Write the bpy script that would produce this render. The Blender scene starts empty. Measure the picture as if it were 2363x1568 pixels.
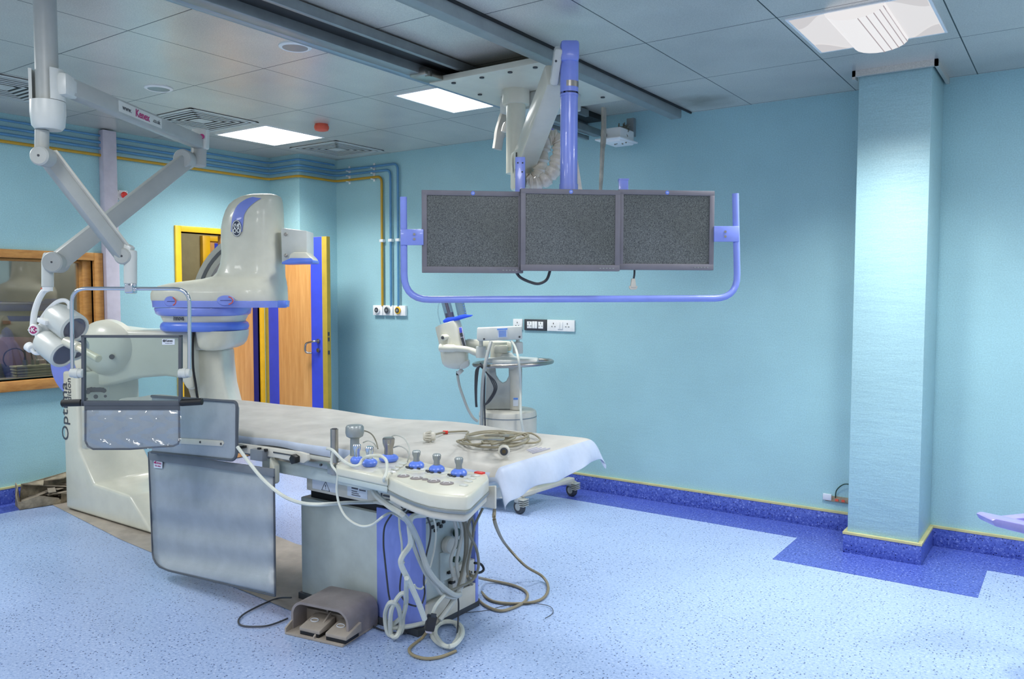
import bpy, bmesh, math, random
from mathutils import Vector as V, Matrix
random.seed(7)
SC = bpy.context.scene
COL = SC.collection
PI = math.pi

# ---------------------------------------------------------------- camera model (surveyed from the room's vanishing lines)
FPX, PCX, PCY = 1866.7, 1181.5, 784.0
yaw, pit, rol = math.radians(125.023), math.radians(3.193), math.radians(.122)
C0 = V((6.426, -5.554, 1.55))
_F = V((math.cos(yaw)*math.cos(pit), math.sin(yaw)*math.cos(pit), -math.sin(pit)))
_r = V((math.sin(yaw), -math.cos(yaw), 0)); _u = _r.cross(_F)
_R = _r*math.cos(rol)+_u*math.sin(rol); _U = -_r*math.sin(rol)+_u*math.cos(rol)
FH = V((math.cos(yaw), math.sin(yaw), 0)); RH = _r.copy(); UP = V((0, 0, 1))
def ray(x, y): return _F+_R*((x-PCX)/FPX)-_U*((y-PCY)/FPX)
def axp(x, y, a, v):
    d = ray(x, y); return C0+d*((v-C0[a])/d[a])
def xp(x, y, v): return axp(x, y, 0, v)      # point on the plane X = v
def yp(x, y, v): return axp(x, y, 1, v)      # point on the plane Y = v
def zp(x, y, v): return axp(x, y, 2, v)      # point on the plane Z = v
def D(x, y, d):                              # point on an upright plane d metres into the room
    q = ray(x, y); return C0+q*(d/q.dot(FH))
H = 2.855

# ---------------------------------------------------------------- materials
def lin(c):
    return tuple((v/255/12.92 if v/255 <= .04045 else ((v/255+.055)/1.055)**2.4) for v in c)+(1,)
class NT:
    def __init__(s, name):
        s.m = bpy.data.materials.new(name); s.m.use_nodes = True
        s.t = s.m.node_tree; s.b = s.t.nodes['Principled BSDF']; s.o = s.t.nodes['Material Output']
    def n(s, typ, **k):
        x = s.t.nodes.new(typ)
        for a, v in k.items(): setattr(x, a, v)
        return x
    def l(s, a, b): s.t.links.new(a, b)
    def co(s): return s.n('ShaderNodeTexCoord').outputs['Object']
    def noise(s, scale, detail=3, rough=.6, vec=None):
        x = s.n('ShaderNodeTexNoise'); x.inputs['Scale'].default_value = scale
        x.inputs['Detail'].default_value = detail; x.inputs['Roughness'].default_value = rough
        s.l(vec or s.co(), x.inputs['Vector']); return x.outputs['Fac']
    def ramp(s, fac, stops):
        x = s.n('ShaderNodeValToRGB'); e = x.color_ramp.elements
        while len(e) < len(stops): e.new(.5)
        for el, (p, c) in zip(e, stops): el.position = p; el.color = c
        s.l(fac, x.inputs['Fac']); return x.outputs['Color']
    def mix(s, fac, a, b, mode='MIX'):
        x = s.n('ShaderNodeMix', data_type='RGBA', blend_type=mode)
        for sock, v in ((x.inputs[0], fac), (x.inputs[6], a), (x.inputs[7], b)):
            if hasattr(v, 'links'): s.l(v, sock)
            else: sock.default_value = v
        return x.outputs[2]
    def math(s, op, a, b=0.):
        x = s.n('ShaderNodeMath', operation=op)
        for i, v in enumerate((a, b)):
            if hasattr(v, 'links'): s.l(v, x.inputs[i])
            else: x.inputs[i].default_value = v
        return x.outputs[0]
    def bump(s, h, st=.2, dist=.01):
        x = s.n('ShaderNodeBump'); x.inputs['Strength'].default_value = st; x.inputs['Distance'].default_value = dist
        s.l(h, x.inputs['Height']); s.l(x.outputs['Normal'], s.b.inputs['Normal'])
def mat(name, c, rough=.5, metal=0., var=.06, scale=9., bump=0., bscale=60., coat=0., spec=.5):
    t = NT(name); col = lin(c)
    lo = tuple(v*(1-var*2) for v in col[:3])+(1,); hi = tuple(min(1, v*(1+var)) for v in col[:3])+(1,)
    t.l(t.ramp(t.noise(scale, 4), [(.3, lo), (.7, hi)]), t.b.inputs['Base Color'])
    t.b.inputs['Roughness'].default_value = rough; t.b.inputs['Metallic'].default_value = metal
    t.b.inputs['Coat Weight'].default_value = coat
    t.b.inputs['Specular IOR Level'].default_value = spec
    if bump: t.bump(t.noise(bscale, 4), bump, .01)
    return t.m
def emis(name, c, st, base=None):
    t = NT(name); t.b.inputs['Base Color'].default_value = lin(base or c)
    t.b.inputs['Emission Color'].default_value = lin(c); t.b.inputs['Emission Strength'].default_value = st
    return t.m
def glass(name, tint, refl=.08, rough=.02, dirt=None):
    t = NT(name); tr = t.n('ShaderNodeBsdfTransparent'); tr.inputs['Color'].default_value = lin(tint)
    gl = t.n('ShaderNodeBsdfGlossy'); gl.inputs['Roughness'].default_value = rough
    mx = t.n('ShaderNodeMixShader'); t.l(tr.outputs[0], mx.inputs[1]); t.l(gl.outputs[0], mx.inputs[2])
    mx.inputs[0].default_value = refl
    if dirt:
        df = t.n('ShaderNodeBsdfDiffuse'); df.inputs['Color'].default_value = lin(dirt[0])
        m2 = t.n('ShaderNodeMixShader'); m2.inputs[0].default_value = dirt[1]
        t.l(mx.outputs[0], m2.inputs[1]); t.l(df.outputs[0], m2.inputs[2]); mx = m2
    t.l(mx.outputs[0], t.o.inputs['Surface']); return t.m

def wall_mat(name, c, st=.12):
    t = NT(name); col = lin(c)
    a = t.ramp(t.noise(1.3, 4), [(.25, tuple(v*.86 for v in col[:3])+(1,)), (.75, col)])
    g = t.ramp(t.noise(130, 2), [(.3, (.88, .88, .88, 1)), (.7, (1.06, 1.06, 1.06, 1))])
    t.l(t.mix(1., a, g, 'MULTIPLY'), t.b.inputs['Base Color'])
    t.b.inputs['Roughness'].default_value = .42
    vm = t.n('ShaderNodeMapping'); vm.inputs['Scale'].default_value = (1, 1, 4); t.l(t.co(), vm.inputs['Vector'])
    t.bump(t.noise(5, 4, .6, vm.outputs[0]), st, .03)
    return t.m
def speckle(name, base, light, dark, dk2, rough=.32, patch=0.):
    t = NT(name)
    f = t.noise(78, 2, .75)
    c = t.ramp(f, [(.32, lin(dark)), (.45, lin(base)), (.58, lin(base)), (.70, lin(light))])
    v = t.n('ShaderNodeTexVoronoi'); v.inputs['Scale'].default_value = 70; t.l(t.co(), v.inputs['Vector'])
    w = t.n('ShaderNodeSeparateColor'); t.l(v.outputs['Color'], w.inputs[0])
    k = t.math('MULTIPLY', t.math('LESS_THAN', v.outputs['Distance'], .26), t.math('GREATER_THAN', w.outputs[0], .72))
    c = t.mix(k, c, lin(dk2))
    if patch:
        c = t.mix(1., c, t.ramp(t.noise(.8, 3), [(.3, (1-patch,)*3+(1,)), (.7, (1, 1, 1, 1))]), 'MULTIPLY')
    t.l(c, t.b.inputs['Base Color']); t.b.inputs['Roughness'].default_value = rough
    t.bump(f, .03, .004)
    return t.m
def ceiling_mat():
    t = NT('ceiling metal'); s = t.n('ShaderNodeSeparateXYZ'); t.l(t.co(), s.inputs[0])
    def line(o, off, pitch, w):
        f = t.math('FRACT', t.math('DIVIDE', t.math('SUBTRACT', o, off-200*pitch), pitch))
        return t.math('LESS_THAN', f, w/pitch)
    k = t.math('MAXIMUM', line(s.outputs[0], 5.209, .676, .006), line(s.outputs[1], -.018, .82, .006))
    base = t.ramp(t.noise(.9, 3), [(.3, lin((192, 191, 184))), (.7, lin((224, 221, 210)))])
    gr = t.ramp(t.noise(160, 2), [(.3, (.85, .85, .85, 1)), (.7, (1.1, 1.1, 1.1, 1))])
    base = t.mix(1., base, gr, 'MULTIPLY')
    st = zp(1622, 234, H)                       # the brown water stain by the beam's end
    vd = t.n('ShaderNodeVectorMath', operation='DISTANCE'); t.l(t.co(), vd.inputs[0]); vd.inputs[1].default_value = st
    q = t.math('ADD', vd.outputs['Value'], t.math('MULTIPLY', t.noise(6, 4), .25))
    stain = t.ramp(q, [(.12, (1, 1, 1, 1)), (.36, (0, 0, 0, 1))])
    base = t.mix(t.math('MULTIPLY', stain, .75), base, lin((105, 92, 62)))
    t.l(t.mix(k, base, lin((38, 46, 50))), t.b.inputs['Base Color'])
    t.b.inputs['Roughness'].default_value = .3; t.b.inputs['Metallic'].default_value = .3
    t.bump(t.noise(1.6, 2), .25, .05)
    return t.m
def wood_mat(name, c1, c2, rough=.4, axis=(9, 9, .6)):
    t = NT(name); m = t.n('ShaderNodeMapping'); m.inputs['Scale'].default_value = axis; t.l(t.co(), m.inputs['Vector'])
    t.l(t.ramp(t.noise(4, 6, .65, m.outputs[0]), [(.3, lin(c1)), (.7, lin(c2))]), t.b.inputs['Base Color'])
    t.b.inputs['Roughness'].default_value = rough; return t.m

M = dict(
    wall=wall_mat('pale cyan paint', (163, 207, 214), .05), pillar=wall_mat('pale cyan pillar paint', (166, 206, 213), .12),
    floor=speckle('speckled pale blue vinyl', (168, 191, 230), (206, 221, 247), (118, 146, 196), (62, 80, 128), .3, .16),
    border=speckle('speckled deep blue vinyl', (76, 96, 182), (142, 160, 220), (40, 54, 136), (26, 34, 98), .32),
    ceil=ceiling_mat(),
    pinkgrey=mat('pinkish grey paint', (196, 190, 202), .45), yline=mat('yellow trim', (196, 192, 138), .5),
    cream=mat('cream enamel', (214, 213, 196), .3, coat=.2, var=.03), offwhite=mat('off white enamel', (202, 206, 201), .32, var=.03),
    armgrey=mat('warm grey enamel', (168, 172, 168), .4, var=.04), white=mat('white plastic', (236, 238, 236), .35, var=.02),
    panel=mat('pale grey steel', (186, 198, 196), .4, var=.05, bump=.05), steel=mat('brushed steel', (176, 172, 165), .28, 1., .08),
    chrome=mat('chrome', (205, 212, 222), .1, 1., .02), rail=mat('grey aluminium', (150, 157, 158), .35, .5, .08),
    beam=mat('grey painted beam', (150, 158, 158), .35, .3, .06), black=mat('black', (18, 20, 22), .5), dark=mat('dark grey', (58, 62, 68), .5),
    lav=mat('lavender blue enamel', (128, 146, 226), .28, coat=.3, var=.04), blue=mat('cobalt plastic', (96, 130, 226), .3, var=.04),
    vivid=mat('vivid blue', (40, 84, 232), .35, var=.03), dblue=mat('deep blue laminate', (56, 76, 204), .4, var=.04),
    navy=mat('navy', (34, 38, 110), .4), yellow=mat('yellow paint', (240, 186, 30), .4, var=.05), olive=mat('dull yellow edge', (176, 152, 56), .5),
    red=mat('red plastic', (216, 50, 40), .35), orange=mat('red orange plastic', (222, 92, 66), .5),
    pipeb=mat('blue painted pipe', (82, 138, 178), .4), pipey=mat('ochre painted pipe', (186, 146, 34), .4),
    bezel=mat('mauve grey bezel', (112, 111, 120), .5, bump=.1, bscale=300),
    doorwood=wood_mat('door veneer', (196, 138, 76), (222, 168, 104)), frame=wood_mat('varnished wood', (176, 118, 58), (214, 158, 88), .3, (2, 2, 9)),
    lead=mat('grey lead vinyl', (160, 168, 174), .38, var=.06, bump=.1, bscale=180, coat=.1), leaddk=mat('dark lead vinyl', (112, 118, 124), .5),
    rim=mat('dark rubber edging', (78, 84, 92), .5), sheet=mat('dusty white sheet', (194, 192, 184), .55, var=.09, scale=5, bump=.25, bscale=9),
    flap=mat('bluish white cloth', (186, 198, 218), .45, var=.05, bump=.3, bscale=12), mattress=mat('grey mattress vinyl', (170, 172, 184), .4),
    tan=mat('beige enamel', (206, 203, 190), .38, var=.05), cable=mat('grey cable', (184, 188, 182), .45, var=.04), cable2=mat('warm grey cable', (128, 126, 112), .5),
    ccream=mat('pale hose', (208, 212, 202), .4), greenblk=mat('dark green plug', (24, 58, 40), .5), brass=mat('olive brass', (90, 80, 56), .4, .6),
    plate=mat('grimy floor plate', (178, 168, 156), .55, var=.14, scale=5, bump=.3, bscale=20), pedal=mat('dusty mauve grey metal', (146, 138, 136), .55, var=.12, scale=7, bump=.15),
    pedalt=mat('dusty pedal tan', (166, 156, 144), .6, var=.1), rubbish=mat('soiled cardboard', (150, 138, 116), .8, var=.3, scale=12, bump=.5, bscale=25),
    magenta=mat('magenta print', (176, 40, 112), .5), ink=mat('grey print', (70, 74, 82), .5), sticker=mat('pale sticker', (214, 222, 232), .5), stickb=mat('blue sticker print', (88, 140, 224), .5),
    glass=glass('clear glass', (232, 240, 240), .07), wglass=glass('window glass', (204, 206, 200), .16, .03),
    clear=glass('clear plastic', (240, 244, 247), .14, .12), lens=glass('smoked plastic', (214, 214, 224), .1),
    lamp=emis('lit diffuser', (255, 255, 252), 4.), lampoff=emis('lit reflector', (252, 248, 248), .74, (40, 40, 40)), cheek=emis('lit cheek', (250, 244, 244), .62, (40, 40, 40)), louvre=emis('lit louvre', (255, 252, 252), .82, (40, 40, 40)),
    rib=emis('louvre rib', (226, 206, 210), .45, (40, 40, 40)), taupe=mat('taupe wall', (142, 136, 126), .7), pinkcloth=mat('dusty pink cloth', (150, 118, 118), .8, var=.2, scale=4), corr=mat('corridor wall', (150, 140, 104), .7),
    foil=mat('white plastic sleeve', (222, 214, 200), .22, var=.12, scale=10, bump=.8, bscale=16, coat=.4), purple=mat('purple enamel', (150, 148, 212), .3),
)
t = NT('monitor screen'); g = t.noise(210, 2, .8)
t.l(t.mix(1., t.ramp(g, [(.35, lin((44, 50, 56))), (.65, lin((112, 118, 118)))]), t.ramp(t.noise(2.2, 2), [(.3, (.8, .8, .74, 1)), (.7, (1.1, 1.1, 1.12, 1))]), 'MULTIPLY'), t.b.inputs['Base Color'])
t.b.inputs['Roughness'].default_value = .35; M['screen'] = t.m

# ---------------------------------------------------------------- mesh helpers
class B:
    """collects shapes for one mesh, in world space"""
    def __init__(s): s.bm = bmesh.new()
    def poly(s, pts):
        return s.bm.faces.new([s.bm.verts.new(p) for p in pts])
    def box(s, x0, x1, y0, y1, z0, z1, bev=0, seg=2, rot=None):
        n0 = len(s.bm.verts)
        c = [V((x, y, z)) for z in (z0, z1) for x, y in ((x0, y0), (x1, y0), (x1, y1), (x0, y1))]
        if rot: c = [rot @ p for p in c]
        v = [s.bm.verts.new(p) for p in c]
        fs = [s.bm.faces.new([v[i] for i in f]) for f in ((3, 2, 1, 0), (4, 5, 6, 7), (0, 1, 5, 4), (1, 2, 6, 5), (2, 3, 7, 6), (3, 0, 4, 7))]
        s._bev(fs, bev, seg); return s
    def _bev(s, fs, bev, seg, ang=25):
        bmesh.ops.recalc_face_normals(s.bm, faces=fs)
        if bev:
            es = {e for f in fs for e in f.edges if len(e.link_faces) == 2 and e.calc_face_angle(0) > math.radians(ang)}
            bmesh.ops.bevel(s.bm, geom=list(es), offset=bev, segments=seg, affect='EDGES', profile=.5, clamp_overlap=True)
    def prism(s, pts, vec, bev=0, seg=2, ang=25):
        vec = V(vec); a = [s.bm.verts.new(p) for p in pts]; b = [s.bm.verts.new(V(p)+vec) for p in pts]; n = len(a)
        fs = [s.bm.faces.new(a), s.bm.faces.new(b[::-1])]
        fs += [s.bm.faces.new((a[i], b[i], b[(i+1) % n], a[(i+1) % n])) for i in range(n)]
        s._bev(fs, bev, seg, ang); return s
    def rings(s, rings, cap=True, close=False):
        vs = [[s.bm.verts.new(p) for p in r] for r in rings]; n = len(vs[0]); fs = []
        for i in range(len(vs) if close else len(vs)-1):
            a, b = vs[i], vs[(i+1) % len(vs)]
            fs += [s.bm.faces.new((a[j], a[(j+1) % n], b[(j+1) % n], b[j])) for j in range(n)]
        if cap and not close: fs += [s.bm.faces.new(vs[0][::-1]), s.bm.faces.new(vs[-1])]
        bmesh.ops.recalc_face_normals(s.bm, faces=fs); return s
    def tube(s, pts, r, seg=10, smooth=0, closed=False, flat=None, upv=None):
        pts = [V(p) for p in pts]
        if smooth: pts = spline(pts, smooth, closed)
        n = len(pts); T = []
        for i in range(n):
            a = pts[(i-1) % n] if (closed or i > 0) else pts[i]; b = pts[(i+1) % n] if (closed or i < n-1) else pts[i]
            d = (b-a); T.append(d.normalized() if d.length > 1e-9 else V((0, 0, 1)))
        u = V(upv) if upv else (V((0, 0, 1)) if abs(T[0].z) < .9 else V((1, 0, 0)))
        rr = []
        for i in range(n):
            u = (u-T[i]*u.dot(T[i]))
            if u.length < 1e-6: u = T[i].orthogonal()
            u.normalize(); w = T[i].cross(u)
            ri = r[i*len(r)//n] if isinstance(r, (list, tuple)) else r
            fx, fy = flat or (1, 1)
            rr.append([pts[i]+u*(ri*fy*math.cos(2*PI*k/seg))+w*(ri*fx*math.sin(2*PI*k/seg)) for k in range(seg)])
        return s.rings(rr, True, closed)
    def bar(s, a, b, w, h, upv=(0, 0, 1), bev=0, w2=None, h2=None):
        a, b = V(a), V(b); t_ = (b-a).normalized(); u = V(upv); u = (u-t_*u.dot(t_)).normalized(); q = t_.cross(u)
        w2 = w2 or w; h2 = h2 or h
        A = [a+q*(w/2*i)+u*(h/2*j) for i, j in ((-1, -1), (1, -1), (1, 1), (-1, 1))]
        Bq = [b+q*(w2/2*i)+u*(h2/2*j) for i, j in ((-1, -1), (1, -1), (1, 1), (-1, 1))]
        v = [s.bm.verts.new(p) for p in A+Bq]
        fs = [s.bm.faces.new([v[i] for i in f]) for f in ((3, 2, 1, 0), (4, 5, 6, 7), (0, 1, 5, 4), (1, 2, 6, 5), (2, 3, 7, 6), (3, 0, 4, 7))]
        s._bev(fs, bev, 2); return s
    def lathe(s, o, ax, prof, seg=24, sx=1., xv=None):
        o, ax = V(o), V(ax).normalized(); u = V(xv) if xv else ax.orthogonal(); u = (u-ax*u.dot(ax)).normalized(); w = ax.cross(u)
        return s.rings([[o+ax*h+(u*math.cos(2*PI*k/seg)*sx+w*math.sin(2*PI*k/seg))*max(r, 1e-4) for k in range(seg)] for r, h in prof])
    def cyl(s, a, b, r, seg=20, r2=None, bev=0):
        a, b = V(a), V(b); L = (b-a).length; r2 = r if r2 is None else r2
        pr = [(r-bev, 0), (r, bev), (r2, L-bev), (r2-bev, L)] if bev else [(r, 0), (r2, L)]
        return s.lathe(a, b-a, pr, seg)
    def ball(s, c, r, sc=(1, 1, 1), seg=16):
        rr = []
        for i in range(1, 10):
            th = PI*i/10
            rr.append([V(c)+V((r*math.sin(th)*math.cos(2*PI*k/seg)*sc[0], r*math.sin(th)*math.sin(2*PI*k/seg)*sc[1], r*math.cos(th)*sc[2])) for k in range(seg)])
        return s.rings(rr)
    def text(s, body, o, right, up, size, align='CENTER', bold=0., ext=.0015, sx=1.):
        cu = bpy.data.curves.new('t', 'FONT'); cu.body = body; cu.size = size; cu.align_x = align; cu.align_y = 'CENTER'
        cu.extrude = ext; cu.offset = bold; cu.resolution_u = 3
        ob = bpy.data.objects.new('t', cu); COL.objects.link(ob); bpy.context.view_layer.update()
        me = bpy.data.meshes.new_from_object(ob.evaluated_get(bpy.context.evaluated_depsgraph_get()))
        r, u = V(right).normalized(), V(up).normalized(); n = r.cross(u)
        me.transform(Matrix(((r.x*sx, u.x, n.x, o[0]), (r.y*sx, u.y, n.y, o[1]), (r.z*sx, u.z, n.z, o[2]), (0, 0, 0, 1))))
        s.bm.from_mesh(me); bpy.data.objects.remove(ob); bpy.data.curves.remove(cu); bpy.data.meshes.remove(me); return s
def spline(p, k, closed=False):
    out = []; n = len(p)
    for i in range(n if closed else n-1):
        g = (lambda j: p[j % n]) if closed else (lambda j: p[min(max(j, 0), n-1)])
        a, b, c, d = g(i-1), g(i), g(i+1), g(i+2)
        for j in range(k):
            q = j/k
            out.append(.5*((2*b)+(c-a)*q+(2*a-5*b+4*c-d)*q*q+(3*b-a-3*c+d)*q**3))
    if not closed: out.append(p[-1])
    return out
def fillet(p, r, k=6):
    out = [V(p[0])]
    for i in range(1, len(p)-1):
        a, b, c = V(p[i-1]), V(p[i]), V(p[i+1]); d1 = (a-b).normalized(); d2 = (c-b).normalized()
        rr = min(r, (a-b).length*.49, (c-b).length*.49); s0, s1 = b+d1*rr, b+d2*rr
        for j in range(k+1):
            q = j/k; out.append(s0*(1-q)**2+b*2*q*(1-q)+s1*q*q)
    out.append(V(p[-1])); return out
def wpos(o):
    p = V((0, 0, 0))
    while o: p = p+o.location; o = o.parent
    return p
def finish(name, b, m, loc, parent=None, ang=35):
    me = bpy.data.meshes.new(name); bm = b.bm
    off = V(loc)+(wpos(parent) if parent else V((0, 0, 0)))
    bmesh.ops.translate(bm, verts=bm.verts, vec=-off); bm.to_mesh(me); bm.free()
    me.shade_smooth(); me.set_sharp_from_angle(angle=math.radians(ang))
    me.materials.append(M[m] if isinstance(m, str) else m)
    o = bpy.data.objects.new(name, me); COL.objects.link(o); o.location = loc
    if parent: o.parent = parent
    return o
def tag(o, label, cat, group=None, kind=None):
    o['label'] = label; o['category'] = cat
    if group: o['group'] = group
    if kind: o['kind'] = kind
    return o
def thing(name, label, cat, loc, group=None):
    o = bpy.data.objects.new(name, None); COL.objects.link(o); o.location = V(loc); o.empty_display_size = .1
    return tag(o, label, cat, group)
def part(name, b, m, parent, label=None, ang=35):
    o = finish(name, b, m, V((0, 0, 0)), parent, ang)
    if label: o['label'] = label
    return o
def solo(name, b, m, loc, label, cat, group=None, kind=None):
    return tag(finish(name, b, m, V(loc)), label, cat, group, kind)
def struct(name, b, m, parent=None):
    o = finish(name, b, m, V((0, 0, 0)), parent)
    if not parent: o['kind'] = 'structure'
    return o
def dup(root, loc, label, dz=0.):
    def cp(o, par):
        c = o.copy(); COL.objects.link(c)
        if par: c.parent = par
        for ch in o.children: cp(ch, c)
        return c
    kids = list(root.children); r = root.copy(); COL.objects.link(r); r.location = V(loc); r['label'] = label
    for ch in kids: cp(ch, r)
    return r
# ================================================================ THE ROOM
def holed(b, ax, v, u0, u1, w0, w1, holes, th):
    us = sorted({u0, u1, *[h[0] for h in holes], *[h[1] for h in holes]}); ws = sorted({w0, w1, *[h[2] for h in holes], *[h[3] for h in holes]})
    for i in range(len(us)-1):
        for j in range(len(ws)-1):
            cu, cw = (us[i]+us[i+1])/2, (ws[j]+ws[j+1])/2
            if any(h[0] < cu < h[1] and h[2] < cw < h[3] for h in holes): continue
            b.box(v-th, v, us[i], us[i+1], ws[j], ws[j+1])
YE, XE = -7.6, 8.6
b = B(); b.box(-.14, XE, YE, .14, -.12, 0); struct('floor', b, 'floor')
b = B(); b.box(-.14, 3.24, YE, .14, H, H+.1); b.box(4.1, XE, YE, .14, H, H+.1); b.box(3.24, 4.1, YE, .14, H+.06, H+.12); struct('ceiling', b, 'ceil')
b = B(); b.box(-.14, XE, 0, .14, 0, H+.12); struct('wall_back', b, 'wall')
WIN = (-4.6, -2.19, .905, 1.81); DOOR = (-1.42, -.60, -.001, 2.09)
b = B(); holed(b, 0, 0, YE, 0, 0, H, [WIN, DOOR], .14); struct('wall_left', b, 'wall')
b = B(); b.box(0, .43, -.46, 0, 0, H); struct('wall_corner', b, 'wall')
PX0, PX1, PY0 = 5.325, 5.712, -.455
b = B(); b.box(PX0, PX1, PY0, 0, 0, H-.006, .006); struct('wall_pillar', b, 'pillar')
b = B()   # little collar where the pillar meets the ceiling
b.box(PX0-.03, PX1+.03, PY0-.035, PY0-.012, H-.035, H); b.box(PX1+.012, PX1+.03, PY0-.035, 0, H-.035, H); b.box(PX0-.03, PX0-.012, PY0-.035, PY0+.03, H-.05, H)
struct('trim_1', b, 'ceil')
b = B(); b.box(0, .07, -2.117, -2.005, 0, 2.845, .006); struct('trim_2', b, 'pinkgrey')          # upright cable trunking on the left wall
# coved skirting, its yellow cap and the deep blue floor border
HB, TB = .115, .02
def skirt(name, segs):
    b = B(); c = B()
    for x0, x1, y0, y1 in segs:
        b.box(x0, x1, y0, y1, 0, HB, .004); c.box(x0-.002, x1+.002, y0-.002, y1+.002, HB-.001, HB+.012)
    o = struct(name, b, 'border'); struct('cap_strip', c, 'yline', o)
skirt('baseboard_back', [(.43, PX0-.001, -TB, 0), (PX1+.001, XE, -TB, 0)])
skirt('baseboard_pillar', [(PX0-TB, PX1+TB, PY0-TB, PY0), (PX1, PX1+TB, PY0, -TB), (PX0-TB, PX0, PY0, -TB)])
skirt('baseboard_left', [(0, TB, YE, -1.47), (0, TB, -.55, -.46)])
BW, ZT = .34, .0016
b = B()
for x0, x1, y0, y1 in [(.02, 5.0, -BW, -.02), (5.0, 6.05, -.85, -.02), (6.05, XE, -BW, -.02), (.02, .26, YE, -1.5)]:
    b.box(x0, x1, y0, y1, 0, ZT)
struct('trim_3', b, 'border')
# the ceiling track: slotted rail on the left, open gap, beam on the right
b = B(); b.box(3.10, 3.168, YE, -.02, H-.022, H, .003); struct('trim_4', b, mat('pale rail lip', (150, 170, 186), .3, .4))
b = B(); b.box(3.172, 3.262, YE, -.02, H-.03, H+.05, .004); b.box(3.40, 3.43, YE, -.3, H+.0, H+.05, .003); struct('trim_5', b, 'rail')
b = B(); b.box(3.263, 3.40, YE, -.02, H+.02, H+.058); struct('trim_6', b, 'black')
b = B(); b.box(4.02, 4.10, YE, -.17, H-.07, H+.05, .006); struct('trim_7', b, 'beam')
b = B(); b.box(4.1, 4.112, YE, -.02, H-.012, H-.0005); struct('trim_8', b, 'black')
# the opening to the control room
w = B(); y0, y1, z0, z1 = WIN
w.box(-.13, .03, y1, y1+.07, z0-.07, z1+.062, .004); w.box(-.13, .03, y0, y1, z1, z1+.062, .004); w.box(-.13, .06, y0, y1+.07, z0-.075, z0, .006)
w.box(-.12, -.02, y1-.07, y1, z0, z1, .004); w.box(-.12, -.05, y0, y1-.07, z1-.02, z1, .003)
wf = struct('window_1', w, 'frame')
b = B(); b.box(-.085, -.079, y0, y1-.07, z0, z1-.02); struct('window_pane', b, 'wglass', wf)
# yellow door frame and the two leaves
y0, y1, _, z1 = DOOR
b = B(); b.box(-.15, .02, y0-.055, y0, 0, z1+.05, .003); b.box(-.15, .02, y1, y1+.045, 0, z1+.05, .003); b.box(-.15, .02, y0, y1, z1, z1+.05, .003)
dr = struct('door_1', b, 'yellow')
b = B(); b.box(-.06, -.02, -1.0, -.66, .01, z1-.01); struct('door_leaf', b, 'doorwood', dr)
b = B(); b.box(-.062, -.016, -.66, -.605, .01, z1-.01); struct('door_stripe', b, 'navy', dr)
A0, A1 = V((.035, -.532, 0)), V((.84, -.505, 0)); du = (A1-A0).normalized()
def leaf(u0, u1, z0, z1, th, off=0.):
    n = V((du.y, -du.x, 0)); L = (A1-A0).length
    p = A0+du*(u0*L)+n*off; q = A0+du*(u1*L)+n*off
    return B().prism([p+UP*z0, q+UP*z0, q+UP*z1, p+UP*z1], -n*th)
d2 = finish('door_2', leaf(0, 1, .01, 2.07, .04), 'doorwood', A0); d2['kind'] = 'structure'
for u0, u1, m, nm in ((.02, .19, 'dblue', 'door_stripe'), (.745, .925, 'dblue', 'door_stripe'), (.925, 1.002, 'olive', 'door_edge'), (-.06, .02, 'olive', 'door_edge')):
    part(nm, leaf(u0, u1, .011, 2.069, .043, .002), m, d2)
n = V((du.y, -du.x, 0)); hp = A0+du*((A1-A0).length*.865)
b = B(); g = hp+UP*1.12+n*.004
b.cyl(g, g+n*.012, .02); b.tube(fillet([g, g+n*.055, g+n*.055-du*.12-UP*.02, g+n*.055-du*.12-UP*.11, g+n*.03-du*.06-UP*.11], .05), .0095)
part('door_handle', b, 'steel', d2)
b = B(); g = hp+UP*1.035+n*.004; b.cyl(g, g+n*.014, .019); b.cyl(g+n*.014, g+n*.018, .009); part('lock_cylinder', b, 'steel', d2)
b = B(); e = A1+du*.004
for z in (1.0, 1.12, 1.17): b.box(e.x, e.x+.003, e.y-.0, e.y+.02, z, z+.035)
part('lock_plate', b, 'dark', d2)

# rooms seen through the openings
b = B(); b.box(-3.0, -2.9, -6, -1.9, 0, H); b.box(-2.9, -.14, -1.95, -1.9, 0, H); b.box(-2.9, -.14, -6, -5.9, 0, H); struct('wall_control_room', b, 'taupe')
b = B(); b.box(-3.0, -.14, -6, -1.9, -.1, 0); b.box(-2.2, -.14, -1.9, 2.4, -.1, 0); struct('floor_control_room', b, 'plate')
b = B(); b.box(-3.0, -.14, -6, -1.9, H, H+.1); b.box(-2.2, -.14, -1.9, 2.4, H, H+.1); struct('ceiling_control_room', b, 'taupe')
b = B(); b.box(-2.2, -2.1, -1.9, 2.4, 0, H); b.box(-2.1, -.14, 2.3, 2.4, 0, H); b.box(-2.1, -.14, -1.9, -1.86, 0, H); b.box(-.2, -.14, .0, 2.4, 0, H); struct('wall_corridor', b, 'corr')
bk = xp(470, 560, -2.1)
b = B(); ya = xp(461, 560, -2.1).y; yb = xp(478, 560, -2.1).y; yc = xp(490, 560, -2.1).y; ye = xp(512, 560, -2.1).y
zt = xp(470, 545, -2.1).z
b.box(-2.1, -2.04, ya, yb, 0, zt, .003); b.box(-2.1, -2.04, yb, ye+.6, zt-.06, zt, .003); d3 = struct('door_3', b, 'yellow')
b = B(); b.box(-2.1, -2.06, yb, ye+.6, .0, zt-.06); struct('door_leaf', b, 'doorwood', d3)
b = B(); b.box(-2.1, -2.055, yc, ye, .0, zt-.08); struct('door_stripe', b, 'dblue', d3)
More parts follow.
